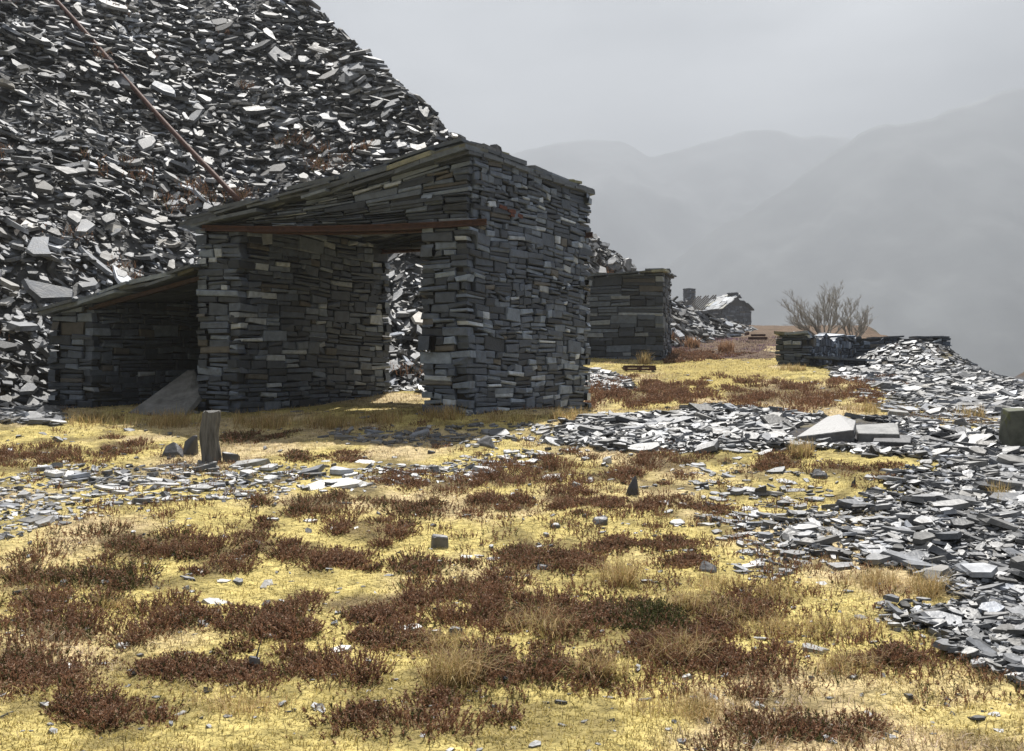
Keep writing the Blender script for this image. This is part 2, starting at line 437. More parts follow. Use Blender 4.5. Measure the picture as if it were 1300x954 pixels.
# ------------------------------------------------------------------ slates
def slate_arrays(pos, nrm, axis, a, b, t, K=6, seed=0):
    """N irregular slates: hexagonal prisms. pos centre of underside, nrm up, axis long direction"""
    r = np.random.default_rng(seed); N = len(pos)
    nrm = nrm/np.linalg.norm(nrm, axis=1)[:, None]
    ax = axis-nrm*(axis*nrm).sum(1)[:, None]; ax /= np.linalg.norm(ax, axis=1)[:, None]
    bx = np.cross(nrm, ax)
    an = np.arange(K)[None]*2*math.pi/K+r.uniform(-.38, .38, (N, K))+r.uniform(0, 1, (N, 1))
    rad = r.uniform(.62, 1.15, (N, K))
    u = np.cos(an)*rad*a[:, None]*.5; v = np.sin(an)*rad*b[:, None]*.5
    bot = pos[:, None]+ax[:, None]*u[..., None]+bx[:, None]*v[..., None]
    sh = r.uniform(.82, 1.0, (N, K))[..., None]
    slope = r.uniform(-.25, .25, (N, 1))
    th = t[:, None]*(1+slope*u/np.maximum(a[:, None], .01)*2)*r.uniform(.9, 1.1, (N, K))
    top = pos[:, None]+(ax[:, None]*u[..., None]+bx[:, None]*v[..., None])*sh+nrm[:, None]*th[..., None]
    V = np.concatenate([bot, top], 1).reshape(-1, 3)
    base = np.arange(N)[:, None]*2*K
    topf = base+K+np.arange(K)[None]
    botf = base+np.arange(K)[::-1][None]
    k = np.arange(K); k2 = (k+1) % K
    side = np.stack([base+k, base+k2, base+K+k2, base+K+k], -1).reshape(-1, 4)
    return V, [topf, botf, side]

def slate_tints(N, r, pale=.08):
    g = r.uniform(.075, .175, N)
    g = np.where(r.random(N) < .16, r.uniform(.035, .06, N), g)
    g = np.where(r.random(N) < pale, r.uniform(.2, .32, N), g)
    w = r.normal(0, .05, N)
    return np.stack([g*(.98+w), g*(1.0+w*.3), g*(1.04-w)], 1)

# heap slates
N = 270000
s = rng.uniform(0, SMAX, N); t = np.where(rng.random(N) < .1, rng.normal(1, .015, N), rng.uniform(.0, 1.06, N))
P = heap(s, np.clip(t, 0, 1.2)); e = .25
dS = heap(np.minimum(s+e, SMAX), t)-heap(np.maximum(s-e, 0), t)
dT = heap(s, t+.01)-heap(s, t-.01)
nn = np.cross(dS, dT); nn /= np.linalg.norm(nn, axis=1)[:, None]; nn *= np.sign(nn[:, 2:3]+1e-9)
dist = np.linalg.norm(P-np.array([0, 0, E]), axis=1)
hpx, hpy = pix(P[:, 0], P[:, 1], P[:, 2])
areaw = np.linalg.norm(np.cross(dS, dT), axis=1)
w = areaw/np.maximum(dist, 14)**1.7; w = w/np.quantile(w, .9)
inv = (hpx > -260) & (hpx < 1150) & (hpy > -330)
keep = (rng.random(N) < w) & inv
P, nn, dT, dist, hpx, hpy = P[keep], nn[keep], dT[keep], dist[keep], hpx[keep], hpy[keep]
N = len(P)
nn = nn*.62+np.array([0, 0, .5])+rng.normal(0, .23, (N, 3)); nn[:, 2] = np.abs(nn[:, 2])
ax_ = -dT/np.linalg.norm(dT, axis=1)[:, None]+rng.normal(0, .6, (N, 3))
a = np.exp(rng.normal(math.log(.25), .6, N)); a = np.clip(a*np.clip(dist/24, .75, 1.25), .1, .85)
# cluster sizes: beds of coarse and of fine slate
cl = fbm(P[:, 0]*.3+5, P[:, 1]*.3+P[:, 2]*.4, 3); a *= np.clip(1+.7*cl, .55, 1.6)
b = a*rng.uniform(.28, .7, N); tk = np.clip(a*rng.uniform(.045, .13, N), .013, .08)
P = P+nn*rng.uniform(-.06, .2, N)[:, None]
tn = 1.3*slate_tints(N, rng, .08)*np.clip(1+.8*fbm(P[:, 0]*.28+70, P[:, 1]*.2+P[:, 2]*.45, 3), .35, 1.7)[:, None]
order = np.argsort(-(a*b)/dist**2)
# the slates that show largest become objects of their own
infr = (hpx > 0) & (hpx < 620) & (hpy > 0) & (hpy < 520) & ~((hpx > 60) & (hpx < 250) & (hpy > 350+.27*(250-hpx))) & ~((hpx > 250) & (hpx < 760) & (hpy > 185+.29*np.maximum(0, 595-hpx)))
big = [q for q in order if infr[q]][:150]
small = np.setdiff1d(np.arange(N), big)
Vs, Fs = slate_arrays(P[small], nn[small], ax_[small], a[small], b[small], tk[small], 6, 5)
tag(make_mesh('slate_scree', Vs, Fs, M_SCREE, np.repeat(tn[small], 12, 0)), kind='stuff')
HZ = [
 (lambda x, y: x < 150 and y > 330, 'grey slate lying on the lower heap beside the lean-to', 'slates low on the heap by the lean-to'),
 (lambda x, y: x < 62+.9*y, 'grey slate on the steep heap below the long rusty pipe', 'slates on the heap below the pipe'),
 (lambda x, y: y > 330, 'grey slate of the heap seen through the open bay', 'slates seen through the bay'),
 (lambda x, y: True, 'grey slate on the steep heap above the long rusty pipe', 'slates on the heap above the pipe'),
]
PIPE_X = lambda y: 62+.9*y
for q in big:
    x, y = hpx[q], hpy[q]
    a2 = a[q]*1.03
    Vq, Fq = slate_arrays(P[q:q+1]+nn[q:q+1]*.04, nn[q:q+1], ax_[q:q+1], np.array([a2]), b[q:q+1]*1.1, tk[q:q+1]*1.1, 6, 1000+int(q))
    o = make_mesh('slate', Vq, Fq, M_SCREE, np.repeat(tn[q:q+1], 12, 0), loc=P[q])
    for f, lab, grp in HZ:
        if f(x, y): tag(o, lab, 'slate', grp); break

# ground slates
N = 270000
D = np.exp(rng.uniform(math.log(4.0), math.log(36), N)); X = rng.uniform(-.7, .78, N)*D
z = zter(X, D); px, py = pix(X, D, z)
dens = slate_density(px, py, .028)
pk = dens**1.3*np.clip(D/16, .34, 1.0)*1.1
keep = (rng.random(N) < pk) & (X < np.interp(D, _ed, _ex)+3)
# clear the inside of buildings and the heap
def clear(X, D):
    pts = ((-4.9, -.4, 14.0, 18.6), (-7.2, -4.6, 15.6, 18.6))
    k = np.zeros(X.shape, bool)
    for x0, x1, d0, d1 in pts: k |= (X > x0) & (X < x1) & (D > d0+.02*0) & (D < d1) & (D > 14+(-.4-X)*.36)
    return k
keep &= ~inpoly(px, py, [(1000, 548), (1052, 526), (1140, 540), (1165, 566), (1150, 574), (1010, 562)])
X, D, z, px, py, dens = X[keep], D[keep], z[keep], px[keep], py[keep], dens[keep]
N = len(X)
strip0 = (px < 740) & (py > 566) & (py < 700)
a = np.exp(rng.normal(math.log(.125), .5, N))*np.clip((D/9)**.55, .75, 1.6); a = np.clip(a*np.where(strip0, .58, .78), .04, np.minimum(.5, .042*D))
b = a*rng.uniform(.32, .8, N); tk = np.clip(a*rng.uniform(.05, .16, N), .007, .05)
nn = tnormal(X, D)+rng.normal(0, 1, (N, 3))*np.where(dens > .4, .17, .08)[:, None]
nn[:, 2] = np.abs(nn[:, 2])
ax_ = np.stack([np.ones(N), np.zeros(N), np.zeros(N)], 1)+rng.normal(0, .8, (N, 3))
a = np.where(dens < .1, a*.7, a); b = np.where(dens < .1, b*.7, b); tk = np.where(dens < .1, tk*.55, tk)
lift = np.where(dens > .4, rng.uniform(-.3, .7, N)*.05, -.2*tk)
P = np.stack([X, D, z+lift], 1)
tn = slate_tints(N, rng, .2)
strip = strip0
tn = np.where((strip & (rng.random(N) < .75))[:, None], np.clip(tn*3.2, .1, .42), tn)  # most strip slates brightened: sun glint painted into their tint
order = np.argsort(-(a*b)/D**2*np.where((px > 0) & (px < 1300) & (py < 864), 1, 0))
GZ = [
 (lambda x, y: x > 1040 and y > 610, 'grey slate in the wide slate spread beside the straw moss', 'slates of the wide spread'),
 (lambda x, y: x > 690 and 515 < y < 585, 'flat grey slate in the paved slate path beyond the tall ruin', 'slates of the paved path'),
 (lambda x, y: x < 700 and 570 < y < 700, 'thin slate tinted sun-bright, half sunk in the moss strip in front of the ruin', 'slates of the mossy strip'),
 (lambda x, y: x > 1040 and y < 515, 'slate in the spill below the ruined low wall', 'slates spilling from the low wall'),
]
bigi = []; cnt = [0]*4; lim = (70, 36, 24, 10)
for q in order[:3000]:
    for gi, (f, lab, grp) in enumerate(GZ):
        if f(px[q], py[q]):
            if cnt[gi] < lim[gi]:
                cnt[gi] += 1; bigi.append((q, gi))
            break
small = np.setdiff1d(np.arange(N), [q for q, _ in bigi])
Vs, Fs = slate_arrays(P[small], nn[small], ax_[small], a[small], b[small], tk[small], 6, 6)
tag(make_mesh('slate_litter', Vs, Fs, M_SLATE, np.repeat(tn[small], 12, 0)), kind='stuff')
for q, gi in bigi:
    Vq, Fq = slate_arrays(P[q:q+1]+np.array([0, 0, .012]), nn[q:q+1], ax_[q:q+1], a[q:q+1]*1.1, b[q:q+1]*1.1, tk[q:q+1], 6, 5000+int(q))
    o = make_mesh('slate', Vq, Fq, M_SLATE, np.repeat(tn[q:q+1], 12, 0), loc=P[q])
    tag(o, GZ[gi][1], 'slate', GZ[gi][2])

N = 150000
D = np.exp(rng.uniform(math.log(4.2), math.log(16), N)); X = rng.uniform(-.6, .6, N)*D
z = zter(X, D); px, py = pix(X, D, z); dens = slate_density(px, py, .03)
keep = (rng.random(N) < dens**1.2*.5) & ~inpoly(px, py, [(1000, 548), (1052, 526), (1140, 540), (1165, 566), (1150, 574), (1010, 562)]) & (X < np.interp(D, _ed, _ex)+2)
X, D, z, dens = X[keep], D[keep], z[keep], dens[keep]; N = len(X)
a = np.exp(rng.normal(math.log(.05), .4, N))*np.clip(D/8, .8, 1.4); b = a*rng.uniform(.35, .8, N); tk = a*rng.uniform(.1, .3, N)
nn = tnormal(X, D)+rng.normal(0, .25, (N, 3)); nn[:, 2] = np.abs(nn[:, 2])
Vs, Fs = slate_arrays(np.stack([X, D, z+np.where(dens > .4, rng.uniform(-.01, .03, N), -.004)], 1), nn, rng.normal(0, 1, (N, 3)), a, b, tk, 5, 16)
tag(make_mesh('slate_chippings', Vs, Fs, M_SLATE, np.repeat(slate_tints(N, rng, .12)*.9, 10, 0)), kind='stuff')

# ------------------------------------------------------------------ single stones one can point to
def hull(pts, name, mat, tint, loc):
    import bmesh
    bm = bmesh.new()
    for p in pts: bm.verts.new([float(c) for c in p])
    r = bmesh.ops.convex_hull(bm, input=bm.verts[:])
    bmesh.ops.delete(bm, geom=[v for v in bm.verts if not v.link_faces], context='VERTS')
    bmesh.ops.bevel(bm, geom=bm.edges[:], offset=.006, segments=1, affect='EDGES')
    me = bpy.data.meshes.new(name); bm.to_mesh(me); bm.free()
    me.polygons.foreach_set('use_smooth', np.zeros(len(me.polygons), bool))
    at_ = me.attributes.new('tint', 'FLOAT_COLOR', 'POINT')
    c = np.ones((len(me.vertices), 4), np.float32); c[:, :3] = tint
    at_.data.foreach_set('color', c.ravel())
    me.materials.append(mat)
    o = bpy.data.objects.new(name, me); COL.objects.link(o); o.location = [float(v) for v in loc]
    return o

def stone(px, py, wpx, hpx, kind, shade, label, seed):
    """px,py bottom centre in the photo, wpx wide, hpx high"""
    r = np.random.default_rng(seed+40)
    p = ground(px, py)[0]; D = p[1]; w = wpx/F*D; h = hpx/F*D
    sh = {'dark': (.06, .06, .065), 'grey': (.12, .12, .125), 'pale': (.26, .26, .25), 'white': (.5, .49, .46)}[shade]
    sh = np.array(sh)*r.uniform(.9, 1.1)
    if kind == 'flat':
        th = min(h*.55, .09); dep = w*r.uniform(.5, .8)
        nrm = tnormal(p[0:1], p[1:2])+r.normal(0, .07, (1, 3))+np.array([[0, -.08, 0]])
        Vq, Fq = slate_arrays(np.array([p+np.array([0, dep*.4, -.01])]), nrm, np.array([[1, r.normal(0, .12), 0]]), np.array([w*1.05]), np.array([dep]), np.array([max(th, .018)]), 7, seed)
        o = make_mesh('slate_slab', Vq, Fq, M_SLATE, np.broadcast_to(sh, (len(Vq), 3)), loc=p)
    else:
        dep = w*r.uniform(.55, .8)
        if kind == 'block':
            pts = [(sx*w*.5*r.uniform(.7, 1.05), sy*dep*.5*r.uniform(.6, 1.05), -.03) for sx in (-1, 1) for sy in (-1, 1)]
            gx, gy = r.uniform(-.3, .3), r.uniform(-.1, .3)
            for _ in range(9):
                ux, uy = r.uniform(-.52, .52), r.uniform(-.5, .5)
                pts.append((ux*w, uy*dep, h*np.clip(.82+gx*ux*2+gy*uy*2+r.uniform(-.22, .12), .3, 1)))
        else:  # wedge: pointed
            tx = r.uniform(-.2, .2)*w
            pts = [(sx*w*.5*r.uniform(.8, 1.1), sy*dep*.35*r.uniform(.7, 1.1), -.03) for sx in (-1, 1) for sy in (-1, 1)]+[(tx, dep*.2, h), (tx+w*r.uniform(.12, .25), dep*.1, h*r.uniform(.8, .95)), (-w*r.uniform(.2, .42), dep*.1, h*r.uniform(.4, .7)), (w*r.uniform(.3, .5), dep*.1, h*r.uniform(.35, .6)), (-w*.3, -dep*.3, h*r.uniform(.15, .4)), (w*.3, -dep*.35, h*r.uniform(.1, .35))]
        o = hull(pts, 'stone', M_SLATE, sh, p+np.array([0, dep*.3, 0]))
        o.rotation_euler[2] = r.uniform(-.25, .25)
    tag(o, label, 'slab' if kind == 'flat' else 'stone')
    return o

STONES = [
 (803, 630, 19, 26, 'wedge', 'dark', 'pointed dark stone standing upright among low heather on the moss'),
 (759, 665, 26, 9, 'block', 'dark', 'dark rounded oblong block lying alone on yellow moss'),
 (706, 671, 15, 7, 'block', 'dark', 'small dark lump at the end of a thin pale slate on moss'),
 (911, 635, 26, 9, 'flat', 'pale', 'pale layered slab on moss right of the pointed standing stone'),
 (894, 620, 12, 8, 'block', 'dark', 'small dark block touching a thin pale slate'),
 (861, 667, 28, 9, 'flat', 'pale', 'pale slab stack with a heather sprig growing from it'),
 (898, 668, 24, 7, 'flat', 'pale', 'pale thin slab right of the slab with the heather sprig'),
 (701, 610, 34, 9, 'flat', 'pale', 'long pale tilted slab lying across the heather'),
 (732, 621, 14, 8, 'block', 'pale', 'small rounded pale stone nestling in sparse heather'),
 (771, 588, 13, 7, 'block', 'white', 'small whitish stone in the thick heather bank'),
 (852, 640, 30, 6, 'flat', 'grey', 'greenish grey flat slab right of the pointed standing stone'),
 (935, 576, 38, 9, 'flat', 'grey', 'long flat slab pair at the lower rim of the slate path'),
 (966, 631, 16, 14, 'block', 'dark', 'jagged dark chunk beside white slate pieces'),
 (782, 535, 20, 9, 'block', 'dark', 'black block at the upper edge of the slate path near the ruin corner'),
 (1208, 570, 52, 16, 'flat', 'dark', 'thick dark slab lying askew right of the two big slabs'),
 (1040, 608, 24, 13, 'wedge', 'dark', 'dark boulder with a dry stem behind it, below the big slabs'),
 (1083, 619, 8, 10, 'wedge', 'dark', 'small black triangular stone standing on the moss'),
 (1110, 608, 27, 8, 'flat', 'pale', 'flat pale slab on moss below the heather strip'),
 (996, 643, 19, 8, 'block', 'dark', 'low domed grey stone on the moss'),
 (1161, 670, 18, 18, 'wedge', 'dark', 'black pointed stone standing up in the slate spread'),
 (1068, 678, 52, 10, 'flat', 'grey', 'long grey slab with a raised tip at the edge of the slate spread'),
 (615, 567, 27, 15, 'wedge', 'grey', 'triangular grey boulder in front of the ruin wall'),
 (549, 599, 19, 9, 'block', 'dark', 'dark domed stone on the pale slate strip'),
 (557, 695, 29, 18, 'block', 'grey', 'square grey block with a sharp top on open moss'),
 (415, 620, 84, 9, 'flat', 'white', 'long whitish slab lying above the heather bank'),
 (466, 588, 34, 5, 'flat', 'white', 'thin white slate plate in the open bank'),
 (475, 556, 19, 7, 'flat', 'grey', 'grey slab in the shade of the ruin'),
 (548, 577, 12, 5, 'block', 'dark', 'small dark stone on the shaded moss'),
 (393, 661, 18, 7, 'flat', 'white', 'white flake at the edge of the big heather bed'),
 (424, 672, 13, 4, 'flat', 'white', 'thin white flake inside the big heather bed'),
 (257, 728, 28, 6, 'flat', 'pale', 'split pale slate with dark underside near the red brown heather'),
 (283, 740, 20, 7, 'flat', 'white', 'bright white slab on moss below the split pale slate'),
 (272, 769, 44, 9, 'flat', 'pale', 'pale flat slab lying on moss above two heather bushes'),
 (16, 790, 28, 7, 'flat', 'dark', 'dark flat stone at the rim of the heather thicket'),
 (83, 856, 36, 13, 'flat', 'white', 'white quartz lump on the moss'),
 (130, 842, 20, 6, 'flat', 'grey', 'grey slab half sunk in moss right of the quartz lump'),
 (323, 851, 14, 18, 'block', 'grey', 'grey upright stone with a flat face on bare moss'),
 (160, 824, 38, 5, 'flat', 'pale', 'long thin pale slate lying on open moss'),
 (107, 798, 13, 8, 'flat', 'white', 'white slate leaning against the lone rounded heather bush'),
 (122, 778, 21, 4, 'flat', 'dark', 'thin dark slate above the lone rounded heather bush'),
 (430, 829, 40, 10, 'flat', 'white', 'whitish curved slab above the pale flowered heather'),
 (493, 732, 17, 5, 'flat', 'grey', 'small white edged slate above the wide reddish bank'),
 (689, 722, 20, 6, 'block', 'grey', 'small white edged block between two heather tufts'),
 (520, 804, 40, 13, 'flat', 'white', 'half buried white slab among heather sprigs'),
 (578, 806, 22, 12, 'block', 'dark', 'dark rough stone right of the half buried white slab'),
 (466, 846, 12, 9, 'block', 'dark', 'dark mossy stump of stone beside the pale flowered heather'),
 (595, 710, 27, 6, 'flat', 'white', 'white flake pair on moss under the square grey block'),
 (898, 725, 29, 15, 'wedge', 'grey', 'grey wedge stone with a triangular face'),
 (954, 722, 32, 11, 'flat', 'white', 'white stacked slates on moss right of the wedge stone'),
 (973, 736, 22, 7, 'flat', 'dark', 'dark flat stone below the white stacked slates'),
 (1075, 723, 44, 13, 'flat', 'grey', 'thick tilted slab at the top of the straw tongue'),
 (1115, 722, 18, 10, 'block', 'dark', 'black angular block next to the thick tilted slab'),
 (1043, 743, 26, 8, 'flat', 'pale', 'pale slab pair on the straw moss'),
 (1034, 827, 42, 12, 'flat', 'pale', 'pale broad slab alone in the straw moss'),
 (1136, 772, 46, 9, 'flat', 'grey', 'half buried grey slab under the straw tuft'),
 (1182, 795, 34, 13, 'flat', 'dark', 'dark slab tilted up at the straw bank edge'),
 (217, 580, 29, 18, 'wedge', 'dark', 'dark wedge shaped stone, far end of the row by the wooden post'),
 (241, 578, 21, 25, 'block', 'dark', 'dark upright block close beside the wooden post'),
 (292, 588, 24, 14, 'block', 'dark', 'dark squat stone just right of the wooden post'),
 (312, 594, 58, 14, 'flat', 'pale', 'broad pale slab pair lying right of the wooden post'),
 (268, 592, 15, 6, 'block', 'grey', 'small grey stone at the foot of the wooden post'),
 (1254, 634, 16, 10, 'wedge', 'dark', 'dark hump of slate near the straw tuft at the slope edge'),
]
for k, sdef in enumerate(STONES): stone(*sdef, k)

def slab_poly(name, top, thick, mat, tint, label, cat='slab', down=(0, 0, -1), rest=None):
    """slab from its top outline (points) and a thickness direction"""
    top = np.asarray(top, float); n = len(top)
    if rest is not None: top[:, 2] += max(0, (zter(top[:, 0], top[:, 1])-top[:, 2]+rest).max())
    bot = top+np.asarray(down, float)*thick
    V = np.concatenate([bot, top]); k = np.arange(n); k2 = (k+1) % n
    o = make_mesh(name, V, [[list(range(n, 2*n))], [list(range(n))[::-1]], np.stack([k, k2, k2+n, k+n], -1)], mat, np.broadcast_to(np.array(tint), V.shape), loc=V.mean(0))
    b = o.modifiers.new('bevel', 'BEVEL'); b.width = .008; b.segments = 1
    return tag(o, label, cat)
# the two big slabs and the dark one under them
slab_poly('slate_slab', [at(1010, 555, 11.8), at(1084, 546, 11.6), at(1087, 534, 11.9), at(1066, 526, 12.4), at(1050, 529, 12.4)], .14, M_SLATE, (.13, .13, .135), 'biggest grey slab, tilted up like a ramp beside the slate path', rest=.03)
slab_poly('slate_slab', [at(1089, 558, 11.7), at(1142, 559, 11.7), at(1140, 546, 12.7), at(1134, 544, 12.8), at(1085, 547, 12.5)], .11, M_SLATE, (.17, .17, .165), 'second big slab lying flat against the ramp like slab', rest=.06)
slab_poly('slate_slab', [at(1108, 566, 11.45), at(1156, 568, 11.45), at(1158, 558, 11.9), at(1110, 558, 11.9)], .09, M_SLATE, (.06, .06, .065), 'dark slab lying under the edge of the flat big slab', rest=.04)

# ------------------------------------------------------------------ dry stone masonry
class Masonry:
    def __init__(s, seed=0, palette=None):
        s.r = random.Random(seed); s.S = []; s.core = Buf()
        s.mul = 1.0; s.span = .08
    def tint(s):
        r = s.r; x = r.random()
        if x < .06: g = r.uniform(.22, .40); c = (g*.88, g*.98, g*1.12)
        elif x < .24: g = r.uniform(.11, .2); c = (g*.79, g*.96, g*1.24)
        elif x < .27: g = r.uniform(.06, .09); c = (g*1.05, g, g*.92)
        else: g = r.uniform(.03, .105); c = (g*.77, g*.95, g*1.28)
        return tuple(v*s.mul for v in c)
    def leaf(s, P, Q, n, zlo, zhi, rows, par, t, length, L=None, fan=False, trim=None, gap=.007, proud=0., wob=.016):
        """stones along P->Q (2D), outward normal n. zlo(s), zhi(s) functions; rows list of (h0,h1,hmid)"""
        r = s.r; P = np.array(P); Q = np.array(Q); Lr = float(np.linalg.norm(Q-P)); u = (Q-P)/Lr
        H = rows[-1][1]; ph = r.uniform(0, 6)
        def zz(sv, h):
            lo, hi = zlo(sv), zhi(sv)
            if fan: z = lo+h/H*(hi-lo)
            else: z = min(lo+h, hi)
            return z+(wob*math.sin(sv*2.1+ph+h*.9) if not (h == 0 or (not fan and lo+h >= hi)) else 0)
        for ri, (h0, h1) in enumerate(rows):
            p = (ri+par) % 2
            if trim is not None and trim(h0): a0 = t*.5
            else: a0 = 0 if p else t
            a1 = Lr-(0 if p else t)
            if par < 0: a0, a1 = 0, Lr
            sv = a0
            while sv < a1-.02:
                ln = r.uniform(*length)
                if sv == a0 and p: ln = max(ln, length[1]*r.uniform(.6, 1.0))
                e = sv+ln
                if a1-e < length[0]*.7: e = a1
                x = r.random(); hm = h0+(h1-h0)*r.uniform(.35, .65)
                if x < s.span: cells = [(sv, e, h0, h1)]
                elif x < .74 or h1-h0 < .15:
                    cells = []
                    for (ha, hb) in ((h0, hm), (hm, h1)):
                        k = 1 if e-sv < length[0]*1.5 or r.random() < .4 else 2
                        c = [sv, e] if k == 1 else [sv, sv+(e-sv)*r.uniform(.3, .7), e]
                        cells += [(c[i], c[i+1], ha, hb) for i in range(k)]
                else:
                    a_, b_ = h0+(h1-h0)*r.uniform(.25, .4), h0+(h1-h0)*r.uniform(.6, .75)
                    cells = [(sv, e, h0, a_), (sv, e, a_, b_), (sv, e, b_, h1)]
                for (x0, x1, ha, hb) in cells:
                    zq = [zz(x0, ha), zz(x1, ha), zz(x1, hb), zz(x0, hb)]
                    if zq[3]-zq[0] < .015 and zq[2]-zq[1] < .015: continue
                    g = gap*r.uniform(.5, 1.8)
                    q0 = r.gauss(0, .02) if x0 == 0 else 0; q1 = r.gauss(0, .02) if x1 == Lr else 0
                    und = .035*float(fbm(np.array([x0*.7+ph]), np.array([zq[0]*.7]), 2)[0])
                    J = lambda: r.gauss(0, .009)
                    tl = r.gauss(0, .007)
                    qd = [(x0+g+J()+q0, zq[0]+g*.6+J()-tl), (x1-g+J()+q1, zq[1]+g*.6+J()+tl), (x1-g+J()+q1, zq[2]-g*.6+J()+tl), (x0+g+J()+q0, zq[3]-g*.6+J()-tl)]
                    s.S.append(([(*(P+u*a), z) for a, z in qd], (n[0], n[1], 0), t, max(-.015, r.gauss(.003, .011))+proud+und, s.tint(), (u[0], u[1])))
                sv = e
    def rows(s, H, hr):
        out = []; h = 0
        while h < H:
            d = s.r.uniform(*hr); out.append((h, h+d)); h += d
        return out
    def prism(s, foot, zb, ztop, hr=(.2, .3), length=(.22, .6), t=.2, edges=(0, 1, 2, 3), tops=None, trims=None, gap=.007, core=True, fan=False, zlo=None):
        """foot: 4 corners, counter-clockwise seen from above. ztop(x,y)"""
        f = [np.array(p, float) for p in foot]
        zl = zlo or (lambda x, y: zb)
        Hm = max(ztop(*p)-zl(*p) for p in f)+.05
        rows = s.rows(Hm, hr)
        if fan: rows[-1] = (rows[-1][0], Hm)
        for k in range(4):
            if k not in edges: continue
            P, Q = f[k], f[(k+1) % 4]; d = (Q-P)/np.linalg.norm(Q-P); n = (d[1], -d[0])
            zh = (tops or {}).get(k, ztop)
            s.leaf(P, Q, n, lambda sv, P=P, d=d: zl(*(P+d*sv)), lambda sv, P=P, d=d, zh=zh: zh(*(P+d*sv)), rows, k % 2 if not fan else -1, t, length, trim=(trims or {}).get(k), gap=gap, fan=fan, proud=.012 if fan else 0)
        if core:
            c = sum(f)/4; ins = []
            for k in range(4):
                a, b, d_ = f[k-1], f[k], f[(k+1) % 4]
                u1 = (a-b)/np.linalg.norm(a-b); u2 = (d_-b)/np.linalg.norm(d_-b)
                sn = abs(u1[0]*u2[1]-u1[1]*u2[0]); ins.append(b+(u1+u2)*(.085/max(sn, .3)))
            s.core.box([(*p, zl(*p)-.005) for p in ins]+[(*p, ztop(*p)-.03) for p in ins], (.018, .018, .019))
    def build(s, name, mat, parent):
        N = len(s.S)
        qd = np.array([x[0] for x in s.S]); n = np.array([x[1] for x in s.S]); t = np.array([x[2] for x in s.S])
        o = np.array([x[3] for x in s.S]); tn = np.array([x[4] for x in s.S]); u = np.array([[*x[5], 0] for x in s.S])
        r = np.random.default_rng(N)
        cen = qd.mean(1, keepdims=True)
        c = r.uniform(.006, .02, (N, 4, 1))
        dv = cen-qd; ln = np.linalg.norm(dv, axis=2, keepdims=True)
        # move inwards in plane along both axes
        up = np.array([0, 0, 1.])
        su = np.sign((dv*u[:, None]).sum(2, keepdims=True)); sz = np.sign(dv[..., 2:3])
        hgt = np.abs(qd[:, 2, 2]-qd[:, 1, 2])[:, None, None]
        cz = np.minimum(c, hgt*.28)
        face = qd+u[:, None]*su*c+up*sz*cz+n[:, None]*(o[:, None, None]+r.normal(0, .004, (N, 4, 1)))
        rim = qd+n[:, None]*(o[:, None, None]-np.minimum(c, .014))
        back = qd-n[:, None]*t[:, None, None]
        V = np.concatenate([face, rim, back], 1).reshape(-1, 3)
        b = np.arange(N)[:, None]*12
        k = np.arange(4); k2 = (k+1) % 4
        f1 = b+k[None]
        f2 = np.stack([b+4+k, b+4+k2, b+k2, b+k], -1).reshape(-1, 4)
        f3 = np.stack([b+8+k, b+8+k2, b+4+k2, b+4+k], -1).reshape(-1, 4)
        bf = Buf(); bf.add(V, [f1, f2, f3], np.repeat(tn, 12, 0))
        if s.core.n:
            Vc = np.concatenate(s.core.V); bf.add(Vc, [np.concatenate(x) for x in s.core.F.values()], np.concatenate(s.core.T))
        return bf.build(name, mat, parent)

def roof_slabs(bf, o2, du, dv, U, Vv, zf, r, nu=(.5, 1.0), layers=2, lift=0., ragged=.1, thick=(.035, .07), edge=True, miss=0.):
    """courses of slates over a parallelogram o2 + u*du + v*dv with height zf(x,y)"""
    du = np.array(du); dv = np.array(dv); o2 = np.array(o2)
    def slab(u0, u1, v0, v1, z0, th):
        c = []
        jit = [(r.uniform(-.03, .03), r.uniform(-.03, .03)) for _ in range(4)]
        tl = r.uniform(-.012, .012)
        for zt in (0, th):
            for (uu, vv), (ju, jv), e in zip(((u0, v0), (u1, v0), (u1, v1), (u0, v1)), jit, (-1, 1, 1, -1)):
                p = o2+du*(uu+ju)+dv*(vv+jv)
                c.append((p[0], p[1], zf(*p)+z0+zt+e*tl))
        x = r.random(); g = r.uniform(.06, .13) if x > .12 else r.uniform(.18, .28)
        bf.box([c[0], c[1], c[2], c[3], c[4], c[5], c[6], c[7]], (g*.84, g, g*1.22) if r.random() > .05 else (g*1.1, g*1.1, g*.8))
    v = 0
    for ly in range(layers):
        v = 0.
        while v < Vv:
            d = r.uniform(.35, .6); u = -r.uniform(0, ragged)
            while u < U:
                l = r.uniform(*nu)
                e = min(u+l, U+r.uniform(0, ragged))
                if r.random() > miss*(ly+.3): slab(u, e, v-(r.uniform(0, ragged) if v == 0 else .05), min(v+d, Vv)+r.uniform(0, ragged), lift+ly*.055+r.uniform(0, .02), r.uniform(*thick))
                u = e+.008 if e > u+.05 else u+.3
            v += d

